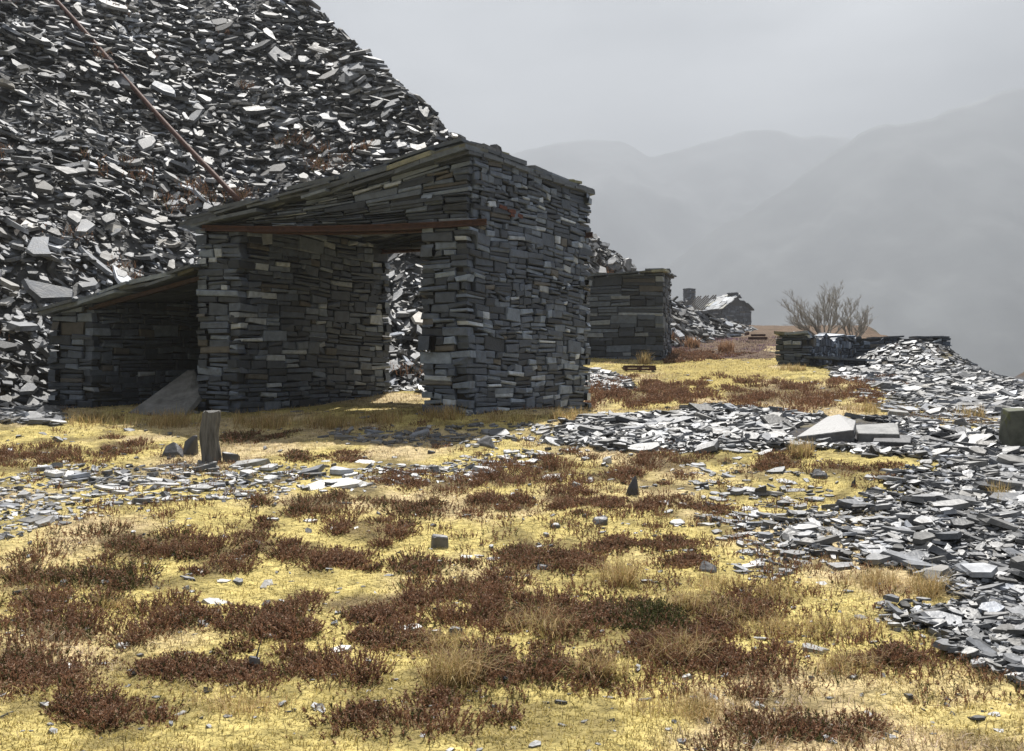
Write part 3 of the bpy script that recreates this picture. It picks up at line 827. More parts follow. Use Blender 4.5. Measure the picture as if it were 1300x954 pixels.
# ---- main ruin ------------------------------------------------------------
A = np.array([-.59, 14.0]); dS_ = np.array([1.9, 3.1])/math.hypot(1.9, 3.1); E1 = np.array([-4.77, 15.5])
fd = (E1-A)/np.linalg.norm(E1-A); LW = float(np.linalg.norm(E1-A))
Mi = np.linalg.inv(np.column_stack([fd, dS_]))
def uv(x, y): return Mi @ (np.array([x, y])-A)
ROOFZ = lambda x, y: E+3.05-.187*uv(x, y)[0]-.05*math.sin(max(0, min(1, uv(x, y)[0]/4.4))*math.pi)+.012*math.sin(uv(x, y)[1]*2)
main = empty('roofed_ruin', (-2.2, 16.3, zter(-2.2, 16.3)))
tag(main, 'tall roofed slate ruin with an open bay, rusty rail lintel and low lean-to', 'ruin')
zb = E-.85
RAILZ = lambda x, y: E+2.07+.035*uv(x, y)[0]
B = A+fd*.72; C = A+dS_*3.64; Bc = B+dS_*3.64
low = lambda x, y: RAILZ(x, y)-.04
m = Masonry(1); m.mul = 1.5
m.prism([A, C, Bc, B], zb, ROOFZ, hr=(.12, .22), length=(.2, .55), t=.2, edges=(0, 1, 2, 3), tops={3: low}, gap=.006, trims={0: lambda h: h+zb > E+2.0})
m.build('side_wall', M_WALL, main)
m = Masonry(2); m.mul = 1.2
F1 = E1-fd*.75; Fb = F1+dS_*3.6; Eb = E1+dS_*3.6
m.prism([F1, Fb, Eb, E1], zb, lambda x, y: ROOFZ(x, y)-.02, hr=(.13, .24), length=(.22, .62), t=.2, edges=(0, 1, 2, 3), tops={3: low}, gap=.006)
m.build('side_wall', M_WALL, main)
# gable over the bay: courses fan between the rail and the roof
m = Masonry(3)
Gz = lambda x, y: ROOFZ(x, y)
m.prism([A+fd*LW, A+fd*0.0, A+dS_*.45, A+fd*LW+dS_*.45], 0, Gz, hr=(.12, .2), length=(.3, .9), t=.2, edges=(0, 2), fan=True, zlo=lambda x, y: RAILZ(x, y)+.015, core=True)
m.build('front_gable', M_WALL, main)
m = Masonry(4)
bz = lambda x, y: E+2.22
b0 = A+fd*.72+dS_*3.2; b1 = A+fd*(LW-.75)+dS_*3.2
m.prism([b1, b0, b0+dS_*.4, b1+dS_*.4], 0, lambda x, y: ROOFZ(x, y)-.03, hr=(.18, .28), length=(.3, .7), t=.15, edges=(0, 2), fan=True, zlo=bz)
m.build('rear_gable', M_WALL, main)
rust = (.06, .03, .022)
def rail(name, p, q, parent, sag=0.):
    bf = Buf(); n = 14
    for k in range(n):
        a = k/n; c = (k+1)/n
        s0 = -sag*4*a*(1-a); s1 = -sag*4*c*(1-c)
        pa = p+(q-p)*a+np.array([0, 0, s0]); pc = p+(q-p)*(c+.0005)+np.array([0, 0, s1])
        bar(bf, pa, pc, .09, .016, rust); bar(bf, pa+np.array([0, 0, .034]), pc+np.array([0, 0, .034]), .014, .052, rust); bar(bf, pa+np.array([0, 0, .067]), pc+np.array([0, 0, .067]), .05, .016, rust)
    return bf.build(name, M_RUST, parent)
outw = np.array([fd[1], -fd[0]]); outw = outw if outw[1] < 0 else -outw
p = A-fd*.27+outw*.03; q = E1-fd*.12+outw*.03
rail('lintel_rail', np.array([*p, E+2.05]), np.array([*q, E+2.19]), main, .05)
p = A-fd*.2+outw*-.18; 
p2 = A+fd*.6+dS_*.2; q2 = A+fd*(LW-.6)+dS_*.2
rail('lintel_rail', np.array([*p2, E+2.03]), np.array([*q2, E+2.17]), main, .04)
p = C-fd*.13-dS_*.2; q = Eb-fd*.3-dS_*.2
rail('lintel_rail', np.array([*p, E+2.29]), np.array([*q, E+2.16]), main, .02)
bf = Buf(); r_ = random.Random(5)
roof_slabs(bf, A+fd*.02-dS_*.08, fd, dS_, LW, 3.75, lambda x, y: ROOFZ(x, y), r_, layers=2, miss=.35, ragged=.09, nu=(.3, .8))
# unbroken double course of capping slates down the right-hand edge
for ly in range(2):
    v = -.08
    while v < 3.7:
        l = r_.uniform(.28, .6); e = min(v+l, 3.74); u0 = -.05+r_.uniform(-.03, .02)+.03*ly; u1 = r_.uniform(.45, .75)
        q4 = [A+fd*u0+dS_*v, A+fd*u1+dS_*v, A+fd*u1+dS_*e, A+fd*u0+dS_*e]
        g = r_.uniform(.07, .15); th = r_.uniform(.035, .055); tj = [r_.uniform(-.012, .012) for _ in range(4)]
        bf.box([(*a, ROOFZ(*a)-.035+ly*.05+z) for a, z in zip(q4, tj)]+[(*a, ROOFZ(*a)-.035+ly*.05+th+z) for a, z in zip(q4, tj)], (g*.86, g, g*1.18))
        v = e+.01
# piled cap slates on the right-hand edge and the front edge
for k in range(44):
    v = r_.uniform(0, 3.6); u = r_.uniform(-.05, .5)
    c0 = A+fd*u+dS_*v; l = r_.uniform(.18, .42); w_ = r_.uniform(.15, .35); th = r_.uniform(.03, .075)
    z0 = ROOFZ(*c0)+.08+r_.uniform(0, .05)
    zt = [r_.uniform(-.03, .03) for _ in range(4)]
    q4 = [c0, c0+dS_*l, c0+dS_*l+fd*w_, c0+fd*w_]
    g = r_.uniform(.07, .15)
    bf.box([(*a, z0+z) for a, z in zip([q4[0], q4[3], q4[2], q4[1]], zt)]+[(*a, z0+th+z) for a, z in zip([q4[0], q4[3], q4[2], q4[1]], zt)], (g, g, g) if r_.random() > .3 else (.2, .19, .08))
for k in range(46):
    u = r_.uniform(0, LW-.4); c0 = A+fd*u+dS_*r_.uniform(-.17, .14); l = r_.uniform(.35, .9); w_ = .4; th = r_.uniform(.03, .06)
    z0 = ROOFZ(*c0)+.07+r_.uniform(0, .13)
    q4 = [c0, c0+fd*l, c0+fd*l+dS_*w_, c0+dS_*w_]
    dz = -.187*l
    zz = (0, dz, dz, 0)
    g = r_.uniform(.06, .13)
    zz = [z+r_.uniform(-.03, .03) for z in zz]; bf.box([(*a, z0+z) for a, z in zip(q4[::-1], zz[::-1])]+[(*a, z0+th+z) for a, z in zip(q4[::-1], zz[::-1])], (g*.86, g, g*1.2))
roof = bf.build('roof', M_SLATE, main)
bf = Buf()
c0 = A+fd*.02+dS_*.75; z0 = ROOFZ(*c0)+.13
bf.add([(*(c0), z0), (*(c0+dS_*.16), z0), (*(c0+dS_*.16+fd*.14), z0), (*(c0+fd*.14), z0), (*(c0+dS_*.03+fd*.02), z0+.13), (*(c0+dS_*.12), z0+.1), (*(c0+dS_*.13+fd*.1), z0+.09), (*(c0+fd*.1), z0+.12)],
       [[[0, 3, 2, 1][::-1], [4, 5, 6, 7][::-1], [0, 1, 5, 4][::-1], [1, 2, 6, 5][::-1], [2, 3, 7, 6][::-1], [3, 0, 4, 7][::-1]]], (.08, .08, .085))
tag(bf.build('roof_stone', M_SLATE), 'rounded dark stone lying loose on the roof corner of the tall ruin', 'stone')
# rust red stones let into the side wall
bf = Buf()
wn = np.array([dS_[1], -dS_[0]])
for (sv, zz_, l, h) in ((.75, 2.42, .2, .05), (.98, 2.40, .2, .06), (1.25, 2.36, .14, .05), (1.05, 2.34, .1, .04)):
    c0 = A+dS_*sv; 
    bar(bf, (*(c0+wn*.01), E+zz_), (*(c0+dS_*l+wn*.01), E+zz_-.01), .05, h, (.13, .05, .035))
bf.build('rusty_strap', M_RUST, main)
# lean-to
lean = empty('lean_to', (*((E1+np.array([-7.24, 16]))/2), E-.6)); lean.parent = main; lean.location = Vector(lean.location)-main.location
G = np.array([-7.24, 16.0]); ld = (E1-G)/np.linalg.norm(E1-G); Llean = float(np.linalg.norm(E1-G))
def lz(x, y): return E+.93+.235*float(np.dot(np.array([x, y])-G, ld))
H_ = G+ld*.76
m = Masonry(6)
m.prism([H_, H_+dS_*2.8, G+dS_*2.8, G], E-1.0, lambda x, y: lz(x, y), hr=(.13, .23), length=(.22, .6), t=.18)
m.build('wall', M_WALL, lean)
m = Masonry(7)
k0 = H_+dS_*2.4; k1 = Eb-dS_*.5
m.prism([k0, k1, k1+dS_*.45, k0+dS_*.45], E-1.0, lambda x, y: lz(x, y), hr=(.18, .28), length=(.2, .5), t=.15, edges=(0, 2))
m.build('rear_wall', M_WALL, lean)
bf = Buf()
roof_slabs(bf, G-ld*.06-dS_*.1, ld, dS_, Llean+.05, 3.0, lambda x, y: lz(x, y)+.02+.02*math.sin(x*5), r_, layers=2, nu=(.35, .9), ragged=.12)
bf.build('roof', M_SLATE, lean)
bf = Buf(); p = H_-ld*.1+dS_*.08; q = E1+ld*-.0+dS_*.08
bar(bf, (*p, lz(*p)-.05), (*q, lz(*q)-.05), .1, .06, (.045, .028, .022)); bf.build('lintel_beam', M_RUST, lean)
# slab leaning inside the lean-to
slab_poly('slate_slab', [at(160, 526, 15.15), at(232, 530, 14.95), at(256, 500, 15.55), at(247, 470, 16.1), at(238, 470, 16.2)], .08, M_SLATE, (.16, .16, .155), 'large smooth slab propped up in the dark lean-to', down=(.35, .25, -.9))

# ---- second ruin ------------------------------------------------------------
sec = empty('roofless_hut', (3, 30, zter(3, 30)))
tag(sec, 'square slate hut ruin with loose slates on its wall tops, behind the tall ruin', 'ruin')
J = np.array([4.28, 29.0]); K = np.array([1.14, 29.6]); d2 = np.array([.49, 2.0])/2.06
top2 = lambda x, y: E+2.93-.05*(4.28-x)
m = Masonry(8)
m.prism([K, J, J+d2*.7, K+d2*.7], E-.3, top2, hr=(.22, .36), length=(.4, 1.1), t=.22)
m.build('front_wall', M_WALL, sec)
m = Masonry(9)
JJ = J+d2*.7
m.prism([JJ-np.array([.7, -.1]), JJ, J+d2*2.6, J+d2*2.6-np.array([.7, -.1])], E-.3, top2, hr=(.22, .32), length=(.2, .5), t=.22)
m.build('side_wall', M_WALL, sec)
bf = Buf()
roof_slabs(bf, J+(K-J)/3.2*-.02-d2*.08, (K-J)/np.linalg.norm(K-J), d2, 3.2, 1.0, top2, r_, layers=2, nu=(.3, .8), ragged=.16, miss=.3)
roof_slabs(bf, J+d2*.9+np.array([.06, 0]), -np.array([.99, -.1]), d2, .75, 1.8, top2, r_, layers=2, nu=(.3, .8), ragged=.1, miss=.3)
bf.build('wall_capping', M_SLATE, sec)

# ---- far house -----------------------------------------------------------------
hs = empty('ruined_cottage', (22, 112, E+5))
tag(hs, 'far ruined stone cottage with chimney and half bare rafters, behind the slate heap', 'cottage')
Nn = np.array([22.5, 109.0]); Rr = np.array([26.2, 112.0]); gdir = (Rr-Nn)/np.linalg.norm(Rr-Nn); wd = np.linalg.norm(Rr-Nn)
ldir = np.array([-1., 1.])/math.sqrt(2); Lh = 6.6
zb3 = E+4.3
def gtop(o):
    def f(x, y):
        s_ = float(np.dot(np.array([x, y])-o, gdir)); k = abs(s_-wd/2)/(wd/2)
        return E+8.55-k*1.5
    return f
def gwall(o, name, seed, door=False):
    m = Masonry(seed)
    th = ldir*.6
    m.prism([o, o+gdir*wd, o+gdir*wd+th, o+th], zb3, gtop(o), hr=(.35, .55), length=(.4, 1.0), t=.3, edges=(0, 1, 2, 3), core=False, gap=.012)
    # core as a five-sided prism
    c = [o+gdir*.05, o+gdir*(wd-.05)]; mid = o+gdir*wd/2
    pts = []
    for off in (.06, .54):
        e = ldir*off
        pts += [(*(c[0]+e), zb3), (*(c[1]+e), zb3), (*(c[1]+e), E+6.98), (*(mid+e), E+8.47), (*(c[0]+e), E+6.98)]
    k = np.arange(5); k2 = (k+1) % 5
    m.core.add(pts, [[[0, 1, 2, 3, 4]], [[9, 8, 7, 6, 5]], np.stack([k, k+5, k2+5, k2], -1)], (.03, .03, .03))
    return m.build(name, M_WALL, hs)
gwall(Nn, 'gable_wall', 21)
gwall(Nn+ldir*(Lh-.6), 'gable_wall', 22)
# long wall with a doorway near the gable
def lwall(s0, s1, zlow, zhigh, seed):
    m = Masonry(seed); p0 = Nn+ldir*s1; p1 = Nn+ldir*s0
    m.prism([p0, p1, p1+gdir*.55, p0+gdir*.55], zlow, lambda x, y: zhigh, hr=(.35, .5), length=(.4, .9), t=.25, gap=.012)
    return m
lwall(.62, 1.3, zb3, E+7.0, 23).build('long_wall', M_WALL, hs)
lwall(2.2, Lh-.62, zb3, E+7.0, 24).build('long_wall', M_WALL, hs)
lwall(1.3, 2.2, E+6.5, E+7.0, 25).build('door_head', M_WALL, hs)
m = Masonry(26); p0 = Nn+gdir*(wd-.55)+ldir*.62; p1 = Nn+gdir*(wd-.55)+ldir*(Lh-.62)
m.prism([p0, p0+gdir*.55, p1+gdir*.55, p1], zb3, lambda x, y: E+6.9, hr=(.4, .5), length=(.4, .9), t=.25); m.build('long_wall', M_WALL, hs)
mid = Nn+ldir*(Lh-.7)+gdir*wd/2
m = Masonry(27); h_ = .62
m.prism([mid-gdir*h_-ldir*.0, mid+gdir*h_, mid+gdir*h_+ldir*.75, mid-gdir*h_+ldir*.75], E+8.0, lambda x, y: E+9.75, hr=(.3, .45), length=(.3, .6), t=.25)
m.build('chimney', M_WALL, hs)
wp = Buf(); a_ = Nn+ldir*.2+gdir*.2; b_ = Nn+ldir*Lh+gdir*.2
bar(wp, (*a_, E+7.1), (*b_, E+7.1), .3, .2, (.3, .29, .26)); wp.build('wall_plate', M_WOOD, hs)
for k in range(11):
    v = 2.6+k*.33
    bf = Buf(); a_ = Nn+ldir*v+gdir*.1; b_ = Nn+ldir*v+gdir*(wd/2+(.25 if k % 3 else -.2))
    bar(bf, (*a_, E+7.15), (*b_, E+8.75+(.1 if k % 3 else -.2)), .09, .12, (.1, .09, .08)); bf.build('rafter', M_WOOD, hs)
bf = Buf()
sl = math.hypot(wd/2, 1.5); ss = 1.5/(wd/2)
roof_slabs(bf, Nn-ldir*.15-gdir*.1, ldir, gdir, 2.9, wd/2+.1, lambda x, y: E+7.2+ss*float(np.dot(np.array([x, y])-Nn, gdir)), r_, layers=2, nu=(.35, .8), ragged=.25, miss=.4, thick=(.05, .1))
roof_slabs(bf, Nn+gdir*(wd/2-.05)-ldir*.1, ldir, gdir, 1.2, wd/2+.15, lambda x, y: E+8.7-ss*(float(np.dot(np.array([x, y])-Nn, gdir))-wd/2), r_, layers=2, nu=(.35, .8), ragged=.2, miss=.3, thick=(.05, .1))
bf.build('roof', M_SLATE, hs)

# ---- low ruined wall on the right ---------------------------------------------
lw = empty('ruined_low_wall', (9, 27, zter(9, 27)))
tag(lw, 'low ruined slate wall with a squared end and slate spilling from it', 'wall')
a1 = np.array([6.83, 26.5]); a2 = np.array([7.53, 26.0]); a3 = np.array([9.5, 28.3]); a4 = a3+np.array([-.7, .5])
t3 = lambda x, y: E+1.0+.07*math.sin(x*3+y*5)+.05*math.sin(x*11+y*3)
m = Masonry(31); m.prism([a2, a3, a4, a1], E-.4, t3, hr=(.13, .24), length=(.3, .7), t=.2, edges=(1, 2, 3)); m.mul = 1.6; m.span = .4; m.prism([a2+np.array([.03, 0]), a3, a4, a1], E-.4, t3, hr=(.13, .24), length=(.07, .2), t=.2, edges=(0,), core=False); m.build('wall_end', M_WALL, lw)  # side face tinted paler: sheen of the slates painted into its stones
w0 = np.array([9.3, 28.35]); w1 = np.array([12.0, 28.0])
m = Masonry(32); m.mul = 1.5; m.prism([w0, w1, w1+np.array([.1, .9]), w0+np.array([.1, .9])], E-1.2, lambda x, y: E+1.0+.09*math.sin(x*4.3)+.06*math.sin(x*13), hr=(.13, .22), length=(.18, .5), t=.22); m.build('rear_wall', M_WALL, lw)
m = Masonry(33); l0 = np.array([8.05, 25.3]); l1 = np.array([8.85, 25.5])
m.prism([l0, l1, l1+np.array([.3, 1.4]), l0+np.array([.2, 1.2])], E-.3, lambda x, y: E+.42, hr=(.14, .22), length=(.12, .3), t=.15); m.build('ledge', M_WALL, lw)
bf = Buf()
ld1 = (a3-a2)/np.linalg.norm(a3-a2)
roof_slabs(bf, a2-ld1*.05+np.array([0, 0]), ld1, (a1-a2)/np.linalg.norm(a1-a2), 3.0, .86, t3, r_, layers=1, nu=(.2, .5), ragged=.06, miss=1.6)
roof_slabs(bf, w0, (w1-w0)/np.linalg.norm(w1-w0), np.array([0, 1.]), 2.7, .9, lambda x, y: E+1.03, r_, layers=2, nu=(.2, .5), ragged=.06, miss=1.2)
roof_slabs(bf, np.array([7.55, 25.25]), np.array([1, .1]), np.array([0, 1.]), 1.4, .9, lambda x, y: E+.42-.06*(x-7.5), r_, layers=1, nu=(.25, .5), ragged=.15)
bf.build('capping', M_SLATE, lw)

# ------------------------------------------------------------------ iron pipe on the heap
pts = []
for k in range(15):
    f = k/14; x = 40+(303-40)*f; y = -22+(268+22)*f
    h = heap_ray(x, y)
    if h[0] is not None: pts.append(np.array(h[0])*.985+np.array([0, 0, E])*.015)
pts = np.array(pts)
e0, e1 = pts[0], pts[-1]
fr = np.linspace(-.02, 1.0, 30)[:, None]
line = e0+(e1-e0)*fr
hm = np.array([0., 0, .22])
# rest the pipe on the highest bumps
line = line+hm+np.array([0, 0, 1])*(.05*np.sin(fr*7))
pp = empty('iron_pipe', line[15]); tag(pp, 'long rusty iron pipe running down the slate heap to the ruin roof', 'pipe')
bf = Buf(); tube(bf, line, .064, (.11, .055, .042), 8); bf.build('pipe_run', M_RUST, pp, smooth=True)
for fj in (.47,):
    c = line[0]+(line[-1]-line[0])*fj+np.array([0, 0, .02]); dd = (line[-1]-line[0])/np.linalg.norm(line[-1]-line[0])
    k = int(fj*29); c = line[k]
    bf = Buf(); tube(bf, [c-dd*.12, c+dd*.12], .085, (.09, .045, .035), 8); bf.build('coupling', M_RUST, pp)

# ------------------------------------------------------------------ posts
def wood_post():
    p = ground(265, 590)[0]; D = p[1]
    w = 26/F*D*.5; h = 67/F*D
    bf = Buf(); n = 22; rows_ = 9; r = np.random.default_rng(9)
    an = np.arange(n)*2*math.pi/n
    sq = 1/np.maximum(np.abs(np.cos(an)), np.abs(np.sin(an)))**.55
    ridge = 1+r.uniform(-.09, .09, n)
    V = []
    for k in range(rows_):
        z = -.08+(h+.08)*k/(rows_-1)
        rr = w*sq*ridge*.88*(1.02-.06*k/(rows_-1))
        top = r.uniform(-.02, .015, n) if k == rows_-1 else 0
        V.append(np.stack([rr*np.cos(an)+.015*math.sin(k), rr*.8*np.sin(an), np.full(n, z)+top], 1))
    V = np.concatenate(V); i = np.arange(rows_-1)[:, None]*n+np.arange(n)[None]; j = np.arange(rows_-1)[:, None]*n+(np.arange(n)+1)[None] % n
    q = np.stack([i, j, j+n, i+n], -1).reshape(-1, 4)
    bf.add(V+p+np.array([0, w*.6, 0]), [q, [[(rows_-1)*n+k for k in range(n)]]], (.15, .147, .142))
    o = bf.build('wooden_post', M_WOOD, loc=p)
    tag(o, 'short weathered grey wooden post standing in the moss among dark stones', 'post')
wood_post()
p = ground(1290, 572)[0]; w = .26; h = .46
r = np.random.default_rng(4)
pts = [(sx*w*.5*(1-.06*zz)+r.normal(0, .01), sy*.13+r.normal(0, .01), zz*h-.06*(1-zz)+r.normal(0, .012)*zz) for sx in (-1, 1) for sy in (-1, 1) for zz in (0, .5, 1)]
o = hull(pts, 'stone_post', M_POST, (.12, .125, .10), p+np.array([.04, .1, 0])); tag(o, 'squat mossy stone post at the edge of the slate slope', 'post')

# ------------------------------------------------------------------ rusted remains
def frame_thing(px, py, wpx, label, name, parts):
    p = ground(px, py)[0]; D = p[1]; w = wpx/F*D
    e = empty(name, p); tag(e, label, 'scrap iron')
    for nm, x0, x1, y0, y1, z0, th in parts:
        bf = Buf(); bar(bf, p+np.array([x0*w, y0, z0]), p+np.array([x1*w, y1, z0]), .07, th, (.075, .035, .027)); bf.build(nm, M_RUST, e)
frame_thing(813, 472, 40, 'low rusted iron frame on the grass before the square hut ruin', 'scrap_iron', [('rail', -.5, .5, 0, 0, .05, .05), ('rail', -.48, .5, .1, .1, .13, .04), ('rail', -.45, .48, .7, .7, .12, .05), ('crossbar', -.45, -.45, 0, .7, .09, .05), ('crossbar', .45, .45, 0, .7, .09, .05), ('crossbar', 0, .05, 0, .7, .09, .05)])
frame_thing(962, 434, 24, 'small rusted iron heap at the foot of the far slate spill', 'scrap_iron', [('plate', -.5, .5, 0, 0, .12, .1), ('plate', -.2, .55, .5, .4, .25, .08), ('crossbar', -.5, -.4, 0, .8, .3, .1)])

# ------------------------------------------------------------------ heather
def sprigs(base, lean, length, D, r, hue, needles=12, pale=.25):
    """base (S,3); lean (S,3) unit-ish direction; returns V,F,T of twigs with small leaves"""
    S = len(base)
    pxm = D/F*1.27
    w = np.maximum(.0028, pxm*.32)*np.ones(S)
    d0 = lean/np.linalg.norm(lean, axis=1)[:, None]
    bend = r.normal(0, .28, (S, 3)); bend[:, 2] = np.abs(bend[:, 2])*.4
    p1 = base+d0*(length*.5)[:, None]; d1 = d0+bend; d1 /= np.linalg.norm(d1, axis=1)[:, None]
    p2 = p1+d1*(length*.5)[:, None]
    side = np.cross(d0, r.normal(0, 1, (S, 3))); side /= np.linalg.norm(side, axis=1)[:, None]
    V1 = np.stack([base-side*w[:, None], base+side*w[:, None], p1+side*w[:, None]*.8, p1-side*w[:, None]*.8, p2], 1)
    b = np.arange(S)[:, None]*5
    q = b+np.array([[0, 1, 2, 3]]); tr = b+np.array([[3, 2, 4]])
    brown = np.array([.235, .13, .078]); dk = np.array([.075, .045, .032]); green = np.array([.075, .078, .03]); tip = np.array([.42, .30, .22])
    rr = r.random((S, 1))
    c0 = brown*(.7+.6*rr)+0*dk
    gsel = (r.random((S, 1)) < hue)
    c0 = np.where(gsel, green*(.8+.6*rr), c0)
    T1 = np.repeat(c0[:, None], 5, 1)
    # leaves
    M = needles
    f = r.uniform(.22, 1.0, (S, M))
    ctr = np.where((f < .5)[..., None], base[:, None]+(p1-base)[:, None]*(f*2)[..., None], p1[:, None]+(p2-p1)[:, None]*((f-.5)*2)[..., None])
    nd = d0[:, None]*.8+r.normal(0, .75, (S, M, 3)); nd /= np.linalg.norm(nd, axis=2)[..., None]
    nl = np.maximum(.012, pxm*1.1)*r.uniform(.6, 1.5, (S, M)); nw = np.maximum(.0034, pxm*.42)
    sd = np.cross(nd, r.normal(0, 1, (S, M, 3))); sd /= np.linalg.norm(sd, axis=2)[..., None]
    V2 = np.stack([ctr-sd*nw, ctr+sd*nw, ctr+nd*nl[..., None]], 2)
    pal = (r.random((S, M, 1)) < pale*sstep(.5, 1, f)[..., None])
    c2 = np.where(pal, tip*(.7+.6*r.random((S, M, 1))), c0[:, None]*(.75+.6*r.random((S, M, 1))))
    # green shows low down in the plant
    lowg = (r.random((S, M, 1)) < (.15+.5*hue)*(1-f[..., None]))
    c2 = np.where(lowg, green*(.8+.7*r.random((S, M, 1))), c2)
    T2 = np.repeat(c2[:, :, None], 3, 2)
    nV1 = S*5
    V = np.concatenate([V1.reshape(-1, 3), V2.reshape(-1, 3)]); T = np.concatenate([T1.reshape(-1, 3), T2.reshape(-1, 3)])
    t2 = nV1+np.arange(S*M)[:, None]*3+np.array([[0, 1, 2]])
    return V, [q, np.concatenate([tr, t2])], T

def heather(k, d):
    hx, hy, rx, ry, hh, hue, lab = d
    r = np.random.default_rng(100+k)
    c = ground(hx, hy)[0]; D = c[1]
    # clump centres inside the ellipse (photo), spread evenly
    dd = F/D
    area = math.pi*rx*ry/dd/dd*max(1, D/1.9)*.45           # rough ground area
    nC = int(np.clip(area*24, 9, 170))
    t = r.uniform(0, 2*math.pi, nC); q = np.sqrt(r.random(nC))
    wob = 1+.3*np.sin(t*3+k)+.2*np.sin(t*5+2*k)
    C3 = ground(hx+rx*1.3*q*np.cos(t)*wob, hy+ry*1.35*q*np.sin(t)*wob)
    per = int(np.clip(1500*(6/D)**1.0/max(nC, 1)*min(1, area/.6)**.7*9.0, 18, 85))
    S = nC*per
    ci = np.repeat(np.arange(nC), per)
    cr = np.repeat(r.uniform(.05, .15, nC)*(1+D/40), per)
    off = r.normal(0, 1, (S, 2))*cr[:, None]*.55
    X = C3[ci, 0]+off[:, 0]; Y = C3[ci, 1]+off[:, 1]
    base = np.stack([X, Y, zter(X, Y)-.01], 1)
    lean = np.stack([off[:, 0]/cr*.85+r.normal(0, .3, S), off[:, 1]/cr*.85+r.normal(0, .3, S), np.full(S, 1.0)], 1)
    ch = np.repeat(r.uniform(.6, 1.12, nC)*(1-.35*q**2), per)
    L = hh*.53*ch*r.uniform(.5, 1.12, S)*np.clip(1-.25*(off**2).sum(1)/cr**2, .45, 1)
    V, Fc, T = sprigs(base, lean, L, D, r, hue, needles=17 if D < 9 else 11, pale=.25 if hue < .8 else .05)
    T = T*np.repeat(1, 1)
    o = make_mesh('heather_clump', V, Fc, M_HEATHER, T, loc=c)
    tag(o, lab, 'heather', 'heather clumps on the moss')
for k, d in enumerate(HEATHER): heather(k, d)

# ------------------------------------------------------------------ grass
def blades(base, length, D, r, cols, droop=.6, wid=None, lean=.45):
    S = len(base); pxm = np.asarray(D)/F*1.27
    w = np.maximum(.0016 if wid is None else wid, pxm*.26)*np.ones(S)
    az = r.uniform(0, 2*math.pi, S); hd = np.stack([np.cos(az), np.sin(az), np.zeros(S)], 1)
    l0 = np.abs(r.normal(0, lean, S))
    up = np.array([[0, 0, 1.]])
    p1 = base+(up+hd*l0[:, None])*(length*.5)[:, None]
    p2 = p1+(up*(1-droop*l0[:, None]*1.3)+hd*(l0+droop*.8*l0+.1)[:, None])*(length*.5)[:, None]
    sd = np.stack([-np.sin(az+r.normal(0, .8, S)), np.cos(az), np.zeros(S)], 1)
    V = np.stack([base-sd*w[:, None], base+sd*w[:, None], p1+sd*w[:, None]*.7, p1-sd*w[:, None]*.7, p2], 1)
    b = np.arange(S)[:, None]*5
    c = cols[r.integers(0, len(cols), S)]*(.75+.5*r.random((S, 1)))
    return V.reshape(-1, 3), [b+np.array([[0, 1, 2, 3]]), b+np.array([[3, 2, 4]])], np.repeat(c, 5, 0)
STRAW = np.array([(.50, .37, .19), (.44, .32, .15), (.56, .44, .25), (.36, .25, .11), (.33, .28, .10)])
